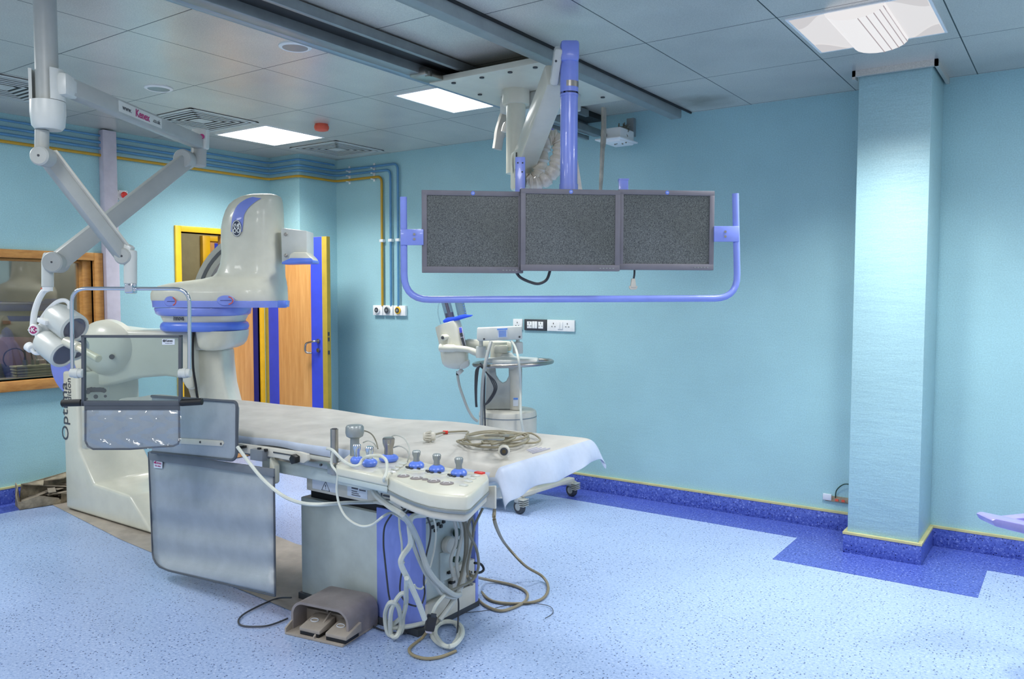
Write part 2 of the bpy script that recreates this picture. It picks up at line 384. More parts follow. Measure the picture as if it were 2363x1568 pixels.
# control room furniture and the modelled gantry reflection
g = V((-.45, -2.95, 0)); tb = thing('control_desk', 'long taupe control desk seen through the window', 'desk', g)
b = B(); b.box(-.95, -.17, -4.6, -2.0, .87, .905, .005); part('desktop', b, 'taupe', tb)
for y in (-4.5, -2.1): b = B(); b.box(-.9, -.22, y-.02, y+.02, 0, .87); part('side_panel', b, 'taupe', tb)
b = B()
for i in range(14):
    y = -3.9+i*.11
rows = []
for i in range(15):
    y = -4.1+i*.125; rows.append([V((-.86+.012*math.sin(i*1.3), y, .915)), V((-.84, y, 1.06+.05*math.sin(i*.55)+.012*math.sin(i*2.1))), V((-.62, y, 1.16+.04*math.sin(i*.5+1)+.015*math.sin(i*1.7))), V((-.45, y, 1.02+.03*math.sin(i*.8))), V((-.42, y, .915))])
b.rings(rows); solo('dust_cover', b, 'pinkcloth', (-.65, -3.2, .905), 'dusty pink cloth heaped over equipment on the control desk', 'cloth')
b = B(); p0, p1 = xp(30, 868, -.3), xp(113, 862, -.3)
y0, y1 = p0.y, p1.y
st = thing('power_strip', 'cream ridged connector box with black leads behind the window', 'connector box', (-.3, (y0+y1)/2, .905))
for k in range(4): b.box(-.36, -.24, y0, y1, .905+k*.022, .905+k*.022+.017, .003)
part('housing', b, mat('ridged cream plastic', (206, 202, 168), .5), st)
for k, f in enumerate((.32, .36, .55, .68)):
    y = y0+(y1-y0)*f
    b = B(); b.cyl((-.3, y, .99), (-.3, y, 1.03), .014, 10); part('plug', b, 'rail', st)
    b = B()
    if k == 0: b.tube([(-.3, y, 1.03), (-.3, y+.0, 1.09), (-.3, y-.06, 1.125), (-.3, y-.13, 1.1), (-.3, y-.15, 1.04), (-.3, y-.13, .99)], .005, 6, 5)
    else: b.tube([(-.3, y, 1.03), (-.3, y-.004*k, 1.08), (-.3, y+.014*(k-1.5), 1.12)], .005, 6, 4)
    part('lead', b, 'black', st)
b = B(); g = xp(-10, 850, -.4); b.ball((g.x, g.y-.05, .96), .16, (.6, 1, .34)); solo('desk_phone', b, 'dark', (g.x, g.y-.05, .91), 'dark rounded device lying left of the cream connector box', 'device')
b = B(); g = xp(55, 700, -2.85); b.box(-2.9, -2.84, g.y-.13, g.y+.13, 0, H); struct('trim_9', b, 'pinkgrey')
g = xp(40, 760, -1.3); mo = thing('gantry_reflection', 'beige box and bow modelled in place of the gantry reflection in the window', 'reflection', (-1.6, g.y-.25, 0))  # solid shapes standing in for the gantry's reflection in the window glass
b = B(); b.box(-1.9, -1.2, g.y-.75, g.y+.1, 0, 1.47, .03); part('block', b, mat('rack beige', (150, 146, 130), .6), mo)
b = B(); b.tube([(-1.5, g.y-.75+.0, 1.95), (-1.5, g.y-.45, 1.9), (-1.5, g.y-.25, 1.72), (-1.5, g.y-.17, 1.46)], .05, 10, 5); part('bow', b, mat('rack hood', (150, 144, 126), .6), mo)

# ================================================================ CEILING FIXTURES
def light(name, x0, x1, y0, y1, label, detailed=False):
    t_ = thing(name, label, 'ceiling light', ((x0+x1)/2, (y0+y1)/2, H), 'square recessed ceiling lights')
    b = B(); e = .012
    for q in ((x0-e, x0, y0-e, y1+e), (x1, x1+e, y0-e, y1+e), (x0, x1, y0-e, y0), (x0, x1, y1, y1+e)): b.box(q[0], q[1], q[2], q[3], H-.006, H)
    part('frame', b, 'white', t_)
    if not detailed:
        b = B(); b.box(x0, x1, y0, y1, H-.004, H-.001); part('diffuser', b, 'lamp', t_)
    else:
        cx, cy = (x0+x1)/2, (y0+y1)/2; w = .13
        b = B()
        for s in (-1, 1):
            rows = []
            for i in range(9):
                a = i/8; x = cx+s*(w+(abs(x1-x0)/2-w)*a); dz = -.002-.012*math.sin(a*PI*.5)*0-.0; rows.append((x, .035*math.sin(PI*a)))
            for i in range(8):
                (xa, za), (xb, zb) = rows[i], rows[i+1]
                b.poly([V((xa, y0, H-.004-0*za)), V((xb, y0, H-.004)), V((xb, y1, H-.004)), V((xa, y1, H-.004))])
            # curved end cheeks of the reflector
            for yy, sg in ((y0, 1), (y1, -1)):
                arc = [V((cx+s*(w+.015), yy, H-.006))]+[V((cx+s*(w+.015+(abs(x1-x0)/2-w-.02)*(i/8)), yy+sg*.16*math.sin(PI/2*(i/8))**1.5, H-.006)) for i in range(9)]+[V((cx+s*abs(x1-x0)/2, yy, H-.006))]
                bc = B(); bc.poly(arc); part('reflector_cheek', bc, 'cheek', t_)
        part('reflector', b, 'lampoff', t_)
        b = B(); n = 11
        for k in range(n):
            a0, a1 = PI*k/n, PI*(k+1)/n
            for (p, q) in ((a0, a1),):
                xa, za = cx-w*math.cos(p), H-.004-.05*math.sin(p); xb, zb = cx-w*math.cos(q), H-.004-.05*math.sin(q)
                b.poly([V((xa, y0, za)), V((xb, y0, zb)), V((xb, y1, zb)), V((xa, y1, za))])
        for yy in (y0+.001, y1-.001):
            b.poly([V((cx-w*math.cos(PI*k/n), yy, H-.004-.05*math.sin(PI*k/n))) for k in range(n+1)])
        lv = part('louvre', b, 'louvre', t_)
        for k in range(6, n):
            a_ = PI*k/n; xb, zb = cx-w*math.cos(a_), H-.004-.05*math.sin(a_)
            bb = B(); bb.box(xb-.0015, xb+.0015, y0, y1, zb-.003, zb); part('louvre_rib', bb, 'rib', lv)
    return t_
light('ceiling_light', 2.71, 3.098, -1.58, -.985, 'bright square ceiling light beside the track, left of the monitor arm')
light('ceiling_light', .60, 1.215, -1.45, -.875, 'bright square ceiling light above the door, between two air vents')
light('ceiling_light', 5.25, 5.835, -1.60, -.985, 'ceiling light with curved reflectors and ribbed louvre near the pillar', True)
def vent(px, lab):
    q = [zp(x, y, H) for x, y in px]; cx = sum(p.x for p in q)/4; cy = sum(p.y for p in q)/4
    hx, hy = .30, .29
    t_ = thing('air_vent', lab, 'air vent', (cx, cy, H), 'square ceiling air vents')
    b = B(); b.box(cx-hx, cx+hx, cy-hy, cy+hy, H-.003, H-.001); part('backing', b, 'black', t_)
    for k in range(6):
        f = 1-k*.155; b = B(); X, Y = hx*f, hy*f; w = .019 if k else .03
        for s in (-1, 1):
            b.box(cx+s*X-(w if s > 0 else 0), cx+s*X+(0 if s > 0 else w), cy-Y, cy+Y, H-.008, H-.004)
            b.box(cx-X, cx+X, cy+s*Y-(w if s > 0 else 0), cy+s*Y+(0 if s > 0 else w), H-.0079, H-.004)
        part('louvre_ring' if k else 'frame', b, 'offwhite', t_)
    b = B(); b.box(cx-hx*.15, cx+hx*.15, cy-hy*.15, cy+hy*.15, H-.008, H-.004); part('core', b, 'offwhite', t_)
vent([(388, 262), (425, 253), (568, 284), (470, 306)], 'square slatted air vent behind the long boom arm')
vent([(664, 346), (768, 320), (882, 346), (797, 361)], 'square slatted air vent nearest the room corner')
g = zp(0, 195, H); vent([(-70, 195), (0, 175), (75, 195), (0, 225)], 'square slatted air vent left of the boom mast')
def speaker(px, py, lab):
    g = zp(px, py, H); t_ = thing('ceiling_speaker', lab, 'ceiling speaker', g, 'round ceiling speakers')
    b = B(); b.lathe(g, (0, 0, -1), [(.085, 0), (.085, .006), (.072, .012), (.066, .008)], 32); part('rim', b, 'white', t_)
    b = B(); b.lathe(g, (0, 0, -1), [(.066, .001), (.066, .009), (.01, .011)], 32); part('grille', b, 'rail', t_)
speaker(681, 107, 'round flush ceiling speaker nearer the track'); speaker(366, 203, 'round flush ceiling speaker above the long boom arm')
g = zp(742, 287, H); t_ = thing('smoke_detector', 'red round smoke detector on the ceiling beside the left light', 'smoke detector', g)
b = B(); b.lathe(g, (0, 0, -1), [(.05, 0), (.05, .012)], 24); part('base', b, 'orange', t_)
b = B(); b.lathe(g, (0, 0, -1), [(.055, .012), (.057, .03), (.05, .046), (.03, .052)], 24); part('cap', b, 'orange', t_)

# ================================================================ WALL FIXTURES
pid = 0
def pipe(pts, r, m, label):
    b = B(); b.tube(fillet(pts, .06, 5), r, 8); return solo('wall_pipe', b, m, pts[-1], label, 'pipe', 'pipes along the walls')
ZL = (2.742, 2.692, 2.64)
for k, (z, xd, m, r, lab) in enumerate(((2.747, 1.269, 'pipeb', .011, 'topmost blue pipe, turning down farthest right on the back wall'),
                            (2.70, 1.176, 'pipeb', .011, 'middle blue pipe, turning down between the yellow and the right blue one'),
                            (2.646, 1.066, 'pipey', .012, 'yellow ochre pipe running lowest along both walls'))):
    o = .026; xo = .43+o
    pipe([(o, -7, z+.0), (o, -.46-o, z), (xo, -.46-o, z), (xo, -o, z), (xd, -o, z), (xd, -o, 1.44)], r, m, lab)
pipe([(.026, -7, 2.80), (.026, -.486, 2.80), (.456, -.486, 2.80), (.456, -.05, 2.80)], .009, 'pipeb', 'thin blue pipe tight under the ceiling of the left wall')
b = B()
for x, m in ((.62, 0), (.95, 0)):
    c = thing('pipe_clip', 'white pipe clip on the back wall, %s' % ('nearer the corner' if x < .8 else 'nearer the downward bends'), 'pipe clip', (x, 0, 2.6), 'pipe clips')
    b = B(); b.box(x-.012, x+.012, -.008, 0, 2.61, 2.78, .002); part('back_strip', b, 'white', c)
    for z in (2.646, 2.70, 2.747):
        b = B(); b.box(x-.01, x+.01, -.046, -.006, z-.02, z-.012, .002); part('saddle', b, 'white', c)
for x, l in ((1.066, 'yellow pipe'), (1.176, 'middle blue pipe'), (1.269, 'right blue pipe')):
    b = B(); b.box(x-.022, x+.022, -.042, 0, 2.035, 2.062, .004); solo('pipe_clip', b, 'white', (x, 0, 2.05), 'small white saddle clip halfway down the '+l, 'pipe clip', 'pipe clips')
# three gas outlets
for k, (x, m, lab) in enumerate(((1.005, 'white', 'gas outlet with a white ring, leftmost of the three'), (1.135, 'rail', 'gas outlet with a grey ring, middle of the three'), (1.27, 'yellow', 'gas outlet with a yellow ring, rightmost of the three'))):
    t_ = thing('gas_outlet', lab, 'gas outlet', (x, 0, 1.40), 'wall gas outlets')
    b = B(); b.box(x-.062, x+(.062 if k < 2 else .085), -.03, 0, 1.35, 1.445, .005); part('faceplate', b, 'white', t_)
    b = B(); b.cyl((x, -.03, 1.4), (x, -.045, 1.4), .034, 24, bev=.003); part('ring', b, m, t_)
    b = B(); b.cyl((x, -.045, 1.4), (x, -.048, 1.4), .024, 20); part('valve', b, 'dark', t_)
    b = B(); b.cyl((x, -.048, 1.4), (x, -.051, 1.4), .012, 16); part('spindle', b, 'rail', t_)
# three socket plates
def socket(b, x, z):
    for dx, dz, w, h in ((0, .016, .004, .011), (-.014, -.008, .009, .004), (.014, -.008, .009, .004)):
        b.box(x+dx-w/2, x+dx+w/2, -.0225, -.018, z+dz-h/2, z+dz+h/2)
Z = 1.30
for x0, x1, m, lab, socks, sw in ((2.555, 2.648, 'white', 'small white single socket plate behind the injector box', [2.60], []),
                              (2.668, 2.885, 'dark', 'dark framed socket plate, middle of three', [2.722, 2.832], [2.777]),
                              (2.892, 3.15, 'white', 'wide white socket plate, rightmost of three', [2.955, 3.085], [3.02])):
    t_ = thing('socket_plate', lab, 'electrical socket', ((x0+x1)/2, 0, Z-.045), 'socket plates on the back wall')
    b = B(); b.box(x0, x1, -.018, 0, Z-.046, Z+.046, .004); part('plate', b, m, t_)
    if m == 'dark':
        b = B()
        for x in socks: b.box(x-.024, x+.024, -.02, -.017, Z-.028, Z+.028, .001)
        part('insert', b, 'white', t_)
    b = B(); [socket(b, x, Z) for x in socks]; part('holes', b, 'black', t_)
    for x in sw:
        b = B(); b.box(x-.024, x-.001, -.026, -.017, Z-.028, Z+.03, .002); b.box(x+.001, x+.024, -.026, -.017, Z-.028, Z+.03, .002); part('switch', b, 'white', t_)
# emergency button, camera bracket, torn socket
g = V((0, -1.955, 2.345)); t_ = thing('emergency_button', 'red mushroom button on a square white box beside the trunking', 'button', g)
b = B(); b.box(0, .05, -2.0, -1.91, 2.305, 2.385, .004); part('box', b, 'white', t_)
b = B(); b.cyl((.05, -1.955, 2.345), (.07, -1.955, 2.345), .014); b.lathe((.07, -1.955, 2.345), (1, 0, 0), [(.026, 0), (.028, .008), (.02, .018)], 20); part('push_button', b, 'red', t_)
b = B()
for y in (-1.99, -1.92):
    for z in (2.312, 2.378): b.cyl((.05, y, z), (.052, y, z), .003, 8)
part('screw', b, 'dark', t_)
t_ = thing('torn_socket', 'broken socket frame with a loose wire by the pillar base', 'broken socket', (5.16, 0, .2))
b = B(); b.box(5.085, 5.325, -.012, 0, .185, .222, .003); part('metal_frame', b, 'rubbish', t_)
b = B(); b.box(5.07, 5.125, -.014, 0, .19, .232, .003); part('white_cap', b, 'sticker', t_)
b = B()
for x in (5.15, 5.19, 5.24, 5.285): b.box(x, x+.02, -.018, -.011, .193, .207)
part('terminal', b, 'orange', t_)
b = B(); b.tube([(5.15, -.012, .215), (5.16, -.02, .27), (5.21, -.02, .315), (5.29, -.016, .31)], .0035, 6, 6); part('wire', b, 'greenblk', t_)
t_ = thing('suspended_camera', 'small white box camera with tangled wires hung beneath the ceiling', 'camera', yp(1440, 290, -.12))
p = lambda x, y: yp(x, y, -.2)
b = B(); a, c = p(1408, 305), p(1452, 332); b.box(a.x, c.x, -.34, -.12, c.z, a.z, .01); part('housing', b, 'white', t_)
b = B(); a = p(1415, 320); b.cyl((a.x, -.34, a.z), (a.x, -.352, a.z), .024, 20); part('lens_ring', b, 'dark', t_)
b = B(); b.cyl((a.x, -.352, a.z), (a.x, -.354, a.z), .017, 20); part('lens', b, 'white', t_)
b = B(); a, c = p(1400, 330), p(1458, 336); b.box(a.x, c.x, -.38, -.1, a.z-.012, a.z, .003); part('shelf', b, 'white', t_)
b = B(); a = p(1438, 283); b.box(a.x-.03, a.x+.03, -.09, -.05, p(1438, 310).z, H, .004); b.bar((a.x, -.08, p(1438, 300).z), (a.x, -.2, p(1438, 318).z), .03, .02); part('bracket', b, 'rail', t_)
b = B()
for k in range(7):
    q = [V((a.x+random.uniform(-.05, .07), -.2+random.uniform(-.06, .06), p(1440, 288+i*9).z+random.uniform(-.01, .01))) for i in range(6)]
    b.tube(q, .005, 5, 3)
part('wires', b, 'cable2', t_)
# purple arm entering at the right edge
t_ = thing('purple_arm', 'purple padded armrest end entering at the right edge above the skirting', 'armrest', D(2330, 1215, 3.3))
b = B(); q = lambda x, y: D(x, y, 3.3)
b.prism([q(2288, 1202), q(2300, 1198), q(2480, 1236), q(2480, 1262), q(2330, 1225), q(2296, 1216)], FH*.12, .008); part('lower_arm', b, 'purple', t_)
b = B(); q = lambda x, y: D(x, y, 3.42)
b.prism([q(2318, 1200), q(2480, 1184), q(2480, 1198), q(2318, 1208)], FH*.06, .004); part('upper_arm', b, 'purple', t_)
b = B(); q = lambda x, y: D(x, y, 3.36); b.tube([q(2480, 1190), q(2480, 1260)], .03, 10); b.tube([q(2470, 1225), V((q(2470, 1225).x+.0, q(2470, 1225).y, 0.0))], .025, 12); part('stem', b, 'purple', t_)
# ================================================================ MONITOR SUSPENSION
def P2(px, d): return [D(x, y, d) for x, y in px]
cx, cy = 3.54, -1.40
root = thing('monitor_suspension', 'ceiling track monitor carrier with spring arm, lavender post and rail frame', 'monitor arm', (cx, cy, H))
b = B(); b.box(3.20, 4.06, -1.82, -.80, H-.05, H-.015, .004); part('carriage_plate', b, 'cream', root)
b = B()
for x, y in ((3.34, -1.76), (3.55, -1.76), (3.75, -1.76), (3.92, -1.76), (3.3, -1.45), (3.9, -.95)): b.cyl((x, y, H-.05), (x, y, H-.056), .014, 10)
part('bolt', b, 'dark', root)
b = B(); b.box(3.19, 3.31, -1.98, -1.82, H-.045, H+.0, .004); b.cyl((3.30, -1.94, H-.05), (3.30, -1.94, H-.02), .02, 10); part('end_stop', b, 'steel', root)
b = B(); g1 = D(1162, 205, 5.35); ga, gb = yp(1153, 262, -1.33), yp(1293, 262, -1.33); b.box(ga.x, gb.x, -1.33, -1.08, ga.z, H-.05, .008); part('cable_box', b, 'offwhite', root)
zb = 2.03
b = B(); b.lathe((cx, cy, H-.05), (0, 0, -1), [(.085, 0), (.085, .085), (.082, .09)], 28); part('collar', b, 'cream', root)
b = B(); b.cyl((cx, cy, H-.14), (cx, cy, D(1190, 395, 4.95).z), .06, 24); part('drop_column', b, 'cream', root)
# spring arm from the column foot up to the post head
DP = 4.0
top = D(1300, 135, DP); low = D(1205, 385, 4.85)
b = B(); up = V((0, 0, 1))
f = (top-low).normalized()
b.bar(low-f*.02, top-f*.12, .12, .145, bev=.02, w2=.12, h2=.13); part('spring_arm', b, 'cream', root)
b = B(); s = f.cross(up).normalized()
b.bar(low+V((0, 0, .09)), low-V((0, 0, .14)), .135, .12, upv=s, bev=.02); part('lower_joint', b, 'cream', root)
b = B(); e = D(1284, 150, DP-.02); b.bar(D(1278, 195, DP+.07), D(1290, 108, DP-.0), .045, .13, upv=RH.cross(UP), bev=.018); part('upper_cheek', b, 'offwhite', root)
b = B(); b.cyl(D(1283, 141, DP-.09), D(1283, 141, DP-.07), .006, 8); b.bar(D(1196, 352, 4.72), D(1196, 378, 4.72), .03, .012, upv=FH, bev=.002); part('joint_screw', b, 'dark', root)
# lavender post
pc = D(1313, 300, DP); ptop, pbot = D(1313, 98, DP).z, D(1313, 440, DP).z
b = B(); b.lathe((pc.x, pc.y, ptop), (0, 0, -1), [(.030, 0), (.043, .02), (.0445, .09), (.0445, .26)], 28); b.box(-.045, .045, -.05, .05, 0, .10, .015, rot=Matrix.Translation((pc.x, pc.y, ptop-.10)) @ Matrix.Rotation(math.atan2(RH.y, RH.x), 4, 'Z')); part('post_head', b, 'lav', root)
z1 = D(1313, 216, DP).z
b = B(); b.cyl((pc.x, pc.y, ptop-.25), (pc.x, pc.y, pbot), .0425, 28); part('post', b, 'lav', root)
b = B(); b.cyl((pc.x, pc.y, z1+.004), (pc.x, pc.y, z1-.004), .0445, 28); part('joint_ring', b, 'dark', root)
za, zc = D(1313, 190, DP).z, D(1313, 203, DP).z
b = B(); b.rings([[pc+V((0, 0, z-pc.z))+(RH*math.cos(a)+FH*math.sin(a))*.0455 for a in [(-1.95+1.9*i/12) for i in range(13)]]+[pc+V((0, 0, z-pc.z))+(RH*math.cos(a)+FH*math.sin(a))*.043 for a in [(-1.95+1.9*i/12) for i in range(12, -1, -1)]] for z in (za, zc)]); part('metal_band', b, 'steel', root)
b = B(); b.cyl((pc.x, pc.y, pbot+.03), (pc.x, pc.y, pbot-.02), .046, 28); part('post_foot', b, 'lav', root)
# rail frame carrying the screens
dL, dR = 3.83, 4.03
def BK(x, y, off=0.): return D(x, y, dL+(dR-dL)*(x-931)/(1697-931)+off)
b = B(); b.tube(fillet([BK(931, 455), BK(933, 692), BK(1702, 689), BK(1697, 447)], .12, 7), .0165, 14); part('rail_frame', b, 'lav', root)
b = B(); b.prism([BK(924, 529, -.022), BK(977, 529, -.022), BK(977, 566, -.022), BK(924, 566, -.022)], FH*.02, .003); part('side_bracket', b, 'lav', root)
b = B(); b.prism([BK(1648, 522, -.022), BK(1706, 522, -.022), BK(1706, 558, -.022), BK(1648, 558, -.022)], FH*.02, .003); part('side_bracket', b, 'lav', root)
b = B()
for x, y in ((956, 541), (956, 552), (1674, 535), (1674, 546)): b.cyl(BK(x, y, -.028), BK(x, y, -.02), .006, 10)
part('screw', b, 'steel', root)
b = B(); b.prism([BK(990, 500, .10), BK(1640, 495, .10), BK(1640, 545, .10), BK(990, 548, .10)], FH*.03, .004); part('cross_beam', b, 'lav', root)
b = B(); b.prism([BK(1189, 362, .07), BK(1212, 362, .07), BK(1212, 540, .07), BK(1189, 540, .07)], FH*.05, .004); part('hanger_strap', b, 'lav', root)
b = B(); b.prism([BK(1428, 415, .07), BK(1450, 417, .07), BK(1450, 520, .07), BK(1428, 520, .07)], FH*.012, .002); b.prism([BK(1428, 412, .07), BK(1453, 412, .07), BK(1450, 417, .07), BK(1430, 417, .07)], FH*.06, .002); part('hanger_strap', b, 'lav', root)
b = B()
for x, y in ((1195, 376), (1206, 376), (1205, 397)): b.cyl(BK(x, y, .068), BK(x, y, .072), .004, 8)
part('rivet', b, 'dark', root)
b = B(); b.bar(low-V((0, 0, .10)), BK(1200, 400, .09), .05, .05, bev=.005); b.bar(D(1313, 448, DP), BK(1313, 520, .115), .06, .05, upv=FH, bev=.004); part('yoke', b, 'dark', root)

# three screens, one built and two copied
bd = (BK(1642, 530)-BK(980, 530)); bd.z = 0; bd.normalize(); bn = V((bd.y, -bd.x, 0))      # bn looks at the viewer
MW, MH = .482, .388
def monitor(px, py, off, label):
    o = BK(px, py, off); r = thing('flat_monitor', label, 'monitor', o, 'monitors in a row on the rail frame')
    def q(u, v, w=0): return o+bd*u+UP*v+bn*w
    fr = [(-MW/2, -MH/2), (MW/2, -MH/2), (MW/2, MH/2), (-MW/2, MH/2)]
    b = B(); t_, bt = .024, .03
    def bx(u0, u1, v0, v1, w0, w1, bev=.002): b.prism([q(u0, v0, w1), q(u1, v0, w1), q(u1, v1, w1), q(u0, v1, w1)], -bn*(w1-w0), bev)
    bx(-MW/2, MW/2, MH/2-t_, MH/2, -.03, .012); bx(-MW/2, MW/2, -MH/2, -MH/2+bt, -.03, .012)
    bx(-MW/2, -MW/2+t_, -MH/2, MH/2, -.03, .0119); bx(MW/2-t_, MW/2, -MH/2, MH/2, -.03, .0119)
    part('bezel', b, 'bezel', r)
    b = B(); bx(-MW/2+t_, MW/2-t_, -MH/2+bt, MH/2-t_, -.02, .006, 0); part('screen', b, 'screen', r)
    b = B(); bx(-MW/2+.03, MW/2-.03, -MH/2+.03, MH/2-.03, -.07, -.028, .01); part('rear_shell', b, 'dark', r)
    b = B()
    for k in range(5): bx(MW/2-.10+.016*k, MW/2-.092+.016*k, -MH/2+.011, -MH/2+.016, .010, .0135, 0)
    part('button', b, 'rail', r)
    b = B(); b.lathe(q(0, MH/2-.012, .0115), bn, [(.0095, 0), (.0095, .002)], 18); e = part('logo_badge', b, 'blue', r)
    b = B(); b.text('GE', q(0, MH/2-.012, .0142), bd, UP, .009, ext=.0003); part('logo_letters', b, 'white', e)
    return r
m1 = monitor(1091, 536, -.0, 'black monitor at the left of the row of three, with a bright logo badge')
m2 = dup(m1, BK(1316, 532, -.035), 'middle monitor of the three, standing slightly proud, under the post')
m3 = dup(m1, BK(1537, 532, .0), 'right monitor of the three, with yellowish sheen at its top corner')
# cables of the screens
b = B(); b.tube([BK(1188, 622, .03), BK(1200, 640, .03), BK(1225, 652, .03), BK(1244, 655, .03), BK(1262, 645, .03), BK(1270, 622, .03)], .007, 8, 6)
solo('monitor_cable', b, 'dark', BK(1230, 655, .03), 'dark cable looping below the left and middle monitors', 'cable')
t_ = thing('monitor_plug', 'loose grey plug on a dark lead hanging below the right monitor', 'cable plug', BK(1462, 650, .04))
b = B(); b.tube([BK(1464, 615, .04), BK(1464, 632, .04), BK(1462, 645, .04)], .005, 8, 4); part('lead', b, 'dark', t_)
b = B(); b.prism([BK(1458, 643, .03), BK(1466, 643, .03), BK(1468, 658, .03), BK(1468, 664, .03), BK(1456, 664, .03), BK(1456, 658, .03)], FH*.025, .003); b.prism([BK(1452, 660, .035), BK(1471, 660, .035), BK(1471, 665, .035), BK(1468, 669, .035), BK(1455, 669, .035), BK(1452, 665, .035)], FH*.015, .002); part('plug', b, 'tan', t_)
# sleeved cable bundle and straps behind the post
def sleeve(px, d, r, lab, m='foil', wob=.5):
    pts = spline(P2(px, d), 7); b = B(); n = len(pts)
    b.tube(pts, [r*(1+wob*.5*math.sin(i*1.9)*math.sin(i*.7)) for i in range(n)], 12)
    return solo('cable_sleeve', b, m, pts[0], lab, 'cable sleeve')
sleeve([(1262, 318), (1252, 350), (1248, 385), (1240, 408), (1222, 418), (1212, 412)], 4.75, .04, 'crinkled white cable sleeve hanging left of the lavender post')
sleeve([(1268, 320), (1282, 318), (1292, 335), (1286, 370), (1270, 405), (1245, 422), (1222, 424)], 4.6, .04, 'crinkled white cable sleeve curving close beside the lavender post')
b = B(); b.tube(P2([(1273, 287), (1268, 297), (1276, 300), (1272, 318)], 4.7), .012, 8, 5, flat=(1, .5)); solo('hook_strap', b, 'purple', D(1272, 300, 4.7), 'lavender strap hook holding up the white cable sleeves', 'strap')
b = B(); b.prism(P2([(1332, 362), (1344, 440), (1333, 440)], 4.8), FH*.02); solo('strap', b, 'foil', D(1338, 430, 4.8), 'thin pointed strap end just right of the lavender post', 'strap')
b = B(); b.prism(P2([(1226, 362), (1230, 440), (1215, 440), (1218, 390)], 4.9), FH*.02); solo('strap', b, 'foil', D(1222, 430, 4.9), 'pale strap hanging just right of the lower arm joint', 'strap')
b = B(); pts = [V((yp(1393, 268, -.5).x, -.5, H-.002))]+[yp(x, y, -.5) for x, y in ((1393, 310), (1390, 350), (1388, 400), (1384, 470))]; b.tube(pts, [.028, .03, .025, .022, .018], 8, 5, flat=(1, .5)); solo('cable_sleeve', b, mat('taupe sleeve', (186, 178, 162), .4, var=.2, bump=.4, bscale=20), pts[0], 'long taupe cable sleeve dropping from the track end behind the monitors', 'cable sleeve')
b = B(); g = [D(1180, 215, 5.5), D(1168, 262, 5.45), D(1155, 300, 5.4), D(1147, 345, 5.4)]; b.tube(g, [.05, .055, .05, .045], 10, 5, flat=(.9, .6)); solo('cable_sleeve', b, mat('grey taupe sleeve', (186, 182, 172), .5), g[0], 'broad grey cable sleeve hanging from the carriage left of the column', 'cable sleeve')
b = B(); b.tube([D(1180, 282, 5.3), D(1168, 288, 5.3), D(1163, 305, 5.3)], .02, 8, 5); solo('cable_sleeve', b, 'foil', D(1170, 290, 5.3), 'short crinkled sleeve between the broad grey sleeve and the column', 'cable sleeve')
# cross rail behind
b = B(); a, c = V((3.55, -.85, H-.06)), V((3.42, -.10, H-.06))
b.box(3.34, 3.40, -.85, -.06, H-.10, H-.05, .003); b.box(3.30, 3.33, -.85, -.12, H-.13, H-.10, .003); struct('trim_10', b, 'rail')

# ================================================================ CEILING BOOM
dm = 3.4
mt = D(109, 200, dm); root = thing('ceiling_boom', 'grey ceiling mast with a long horizontal arm and two jointed spring arms', 'medical boom', (mt.x, mt.y, H))
b = B(); b.cyl((mt.x, mt.y, 2.30), (mt.x, mt.y, H), .0435, 28); b.lathe((mt.x, mt.y, H), (0, 0, -1), [(.11, 0), (.11, .02), (.06, .03)], 28); part('mast', b, 'armgrey', root)
zc0, zc1, zc2 = D(110, 162, dm).z, D(110, 235, dm).z, D(110, 300, dm).z
b = B(); b.lathe((mt.x, mt.y, zc1), (0, 0, -1), [(.066, 0), (.067, .05), (.062, zc1-zc2-.015), (.05, zc1-zc2)], 32); part('hub_cup', b, 'offwhite', root)
aw = [(-2.0+4.4*i/20) for i in range(21)]
def ringpt(a, r, z): return V((mt.x, mt.y, z))+(RH*math.cos(a)+FH*math.sin(a))*r
b = B(); b.rings([[ringpt(-.9+4.6*i/24, .067, z) for i in range(25)]+[ringpt(-.9+4.6*i/24, .055, z) for i in range(24, -1, -1)] for z in (zc1+.002, zc0)]); part('hub_sleeve', b, 'offwhite', root)
de = 4.68
a0, a1 = D(150, 199, dm+.02), D(462, 315, de); a1.z = a0.z
f = (a1-a0).normalized()
b = B(); b.bar(a0-f*.02, a1-f*.03, .065, .076, bev=.012); part('extension_arm', b, 'armgrey', root)
b = B(); b.bar(a0-f*.05, a0+f*.07, .075, .10, bev=.02, w2=.06, h2=.078); part('arm_root', b, 'offwhite', root)
mid = a0+f*((a1-a0).length*.42); sd = f.cross(UP).normalized(); sd = sd if sd.dot(FH) < 0 else -sd
rt = f if f.dot(RH) > 0 else -f
b = B(); b.bar(mid-rt*.18+sd*.0328, mid+rt*.22+sd*.0328, .002, .05); pl = part('label_plate', b, 'offwhite', root, 'pale name label on the arm')
b = B(); b.text('Kenex', mid+sd*.035+rt*.03, rt, UP, .05, bold=.001, ext=.0004); part('label_text', b, 'magenta', pl)
b = B(); b.text('www.', mid+sd*.035-rt*.11, rt, UP, .034, ext=.0004); b.text('.co.uk', mid+sd*.035+rt*.165, rt, UP, .03, ext=.0004); part('label_text', b, 'ink', pl)
je = D(463, 315, de)
b = B(); b.bar(D(463, 298, de), D(462, 345, de), .09, .062, upv=FH, bev=.014); part('end_housing', b, 'offwhite', root)
b = B(); b.cyl(D(466, 315, de-.05), D(466, 315, de-.046), .014, 18); e = part('maker_badge', b, 'magenta', root); b = B(); b.text('K', D(466, 315, de-.049), RH, UP, .02, ext=.0006); part('badge_letter', b, 'white', e)
b = B(); b.cyl(D(459, 332, de), D(458, 385, de), .042, 24, bev=.008); part('elbow_sleeve', b, 'armgrey', root)
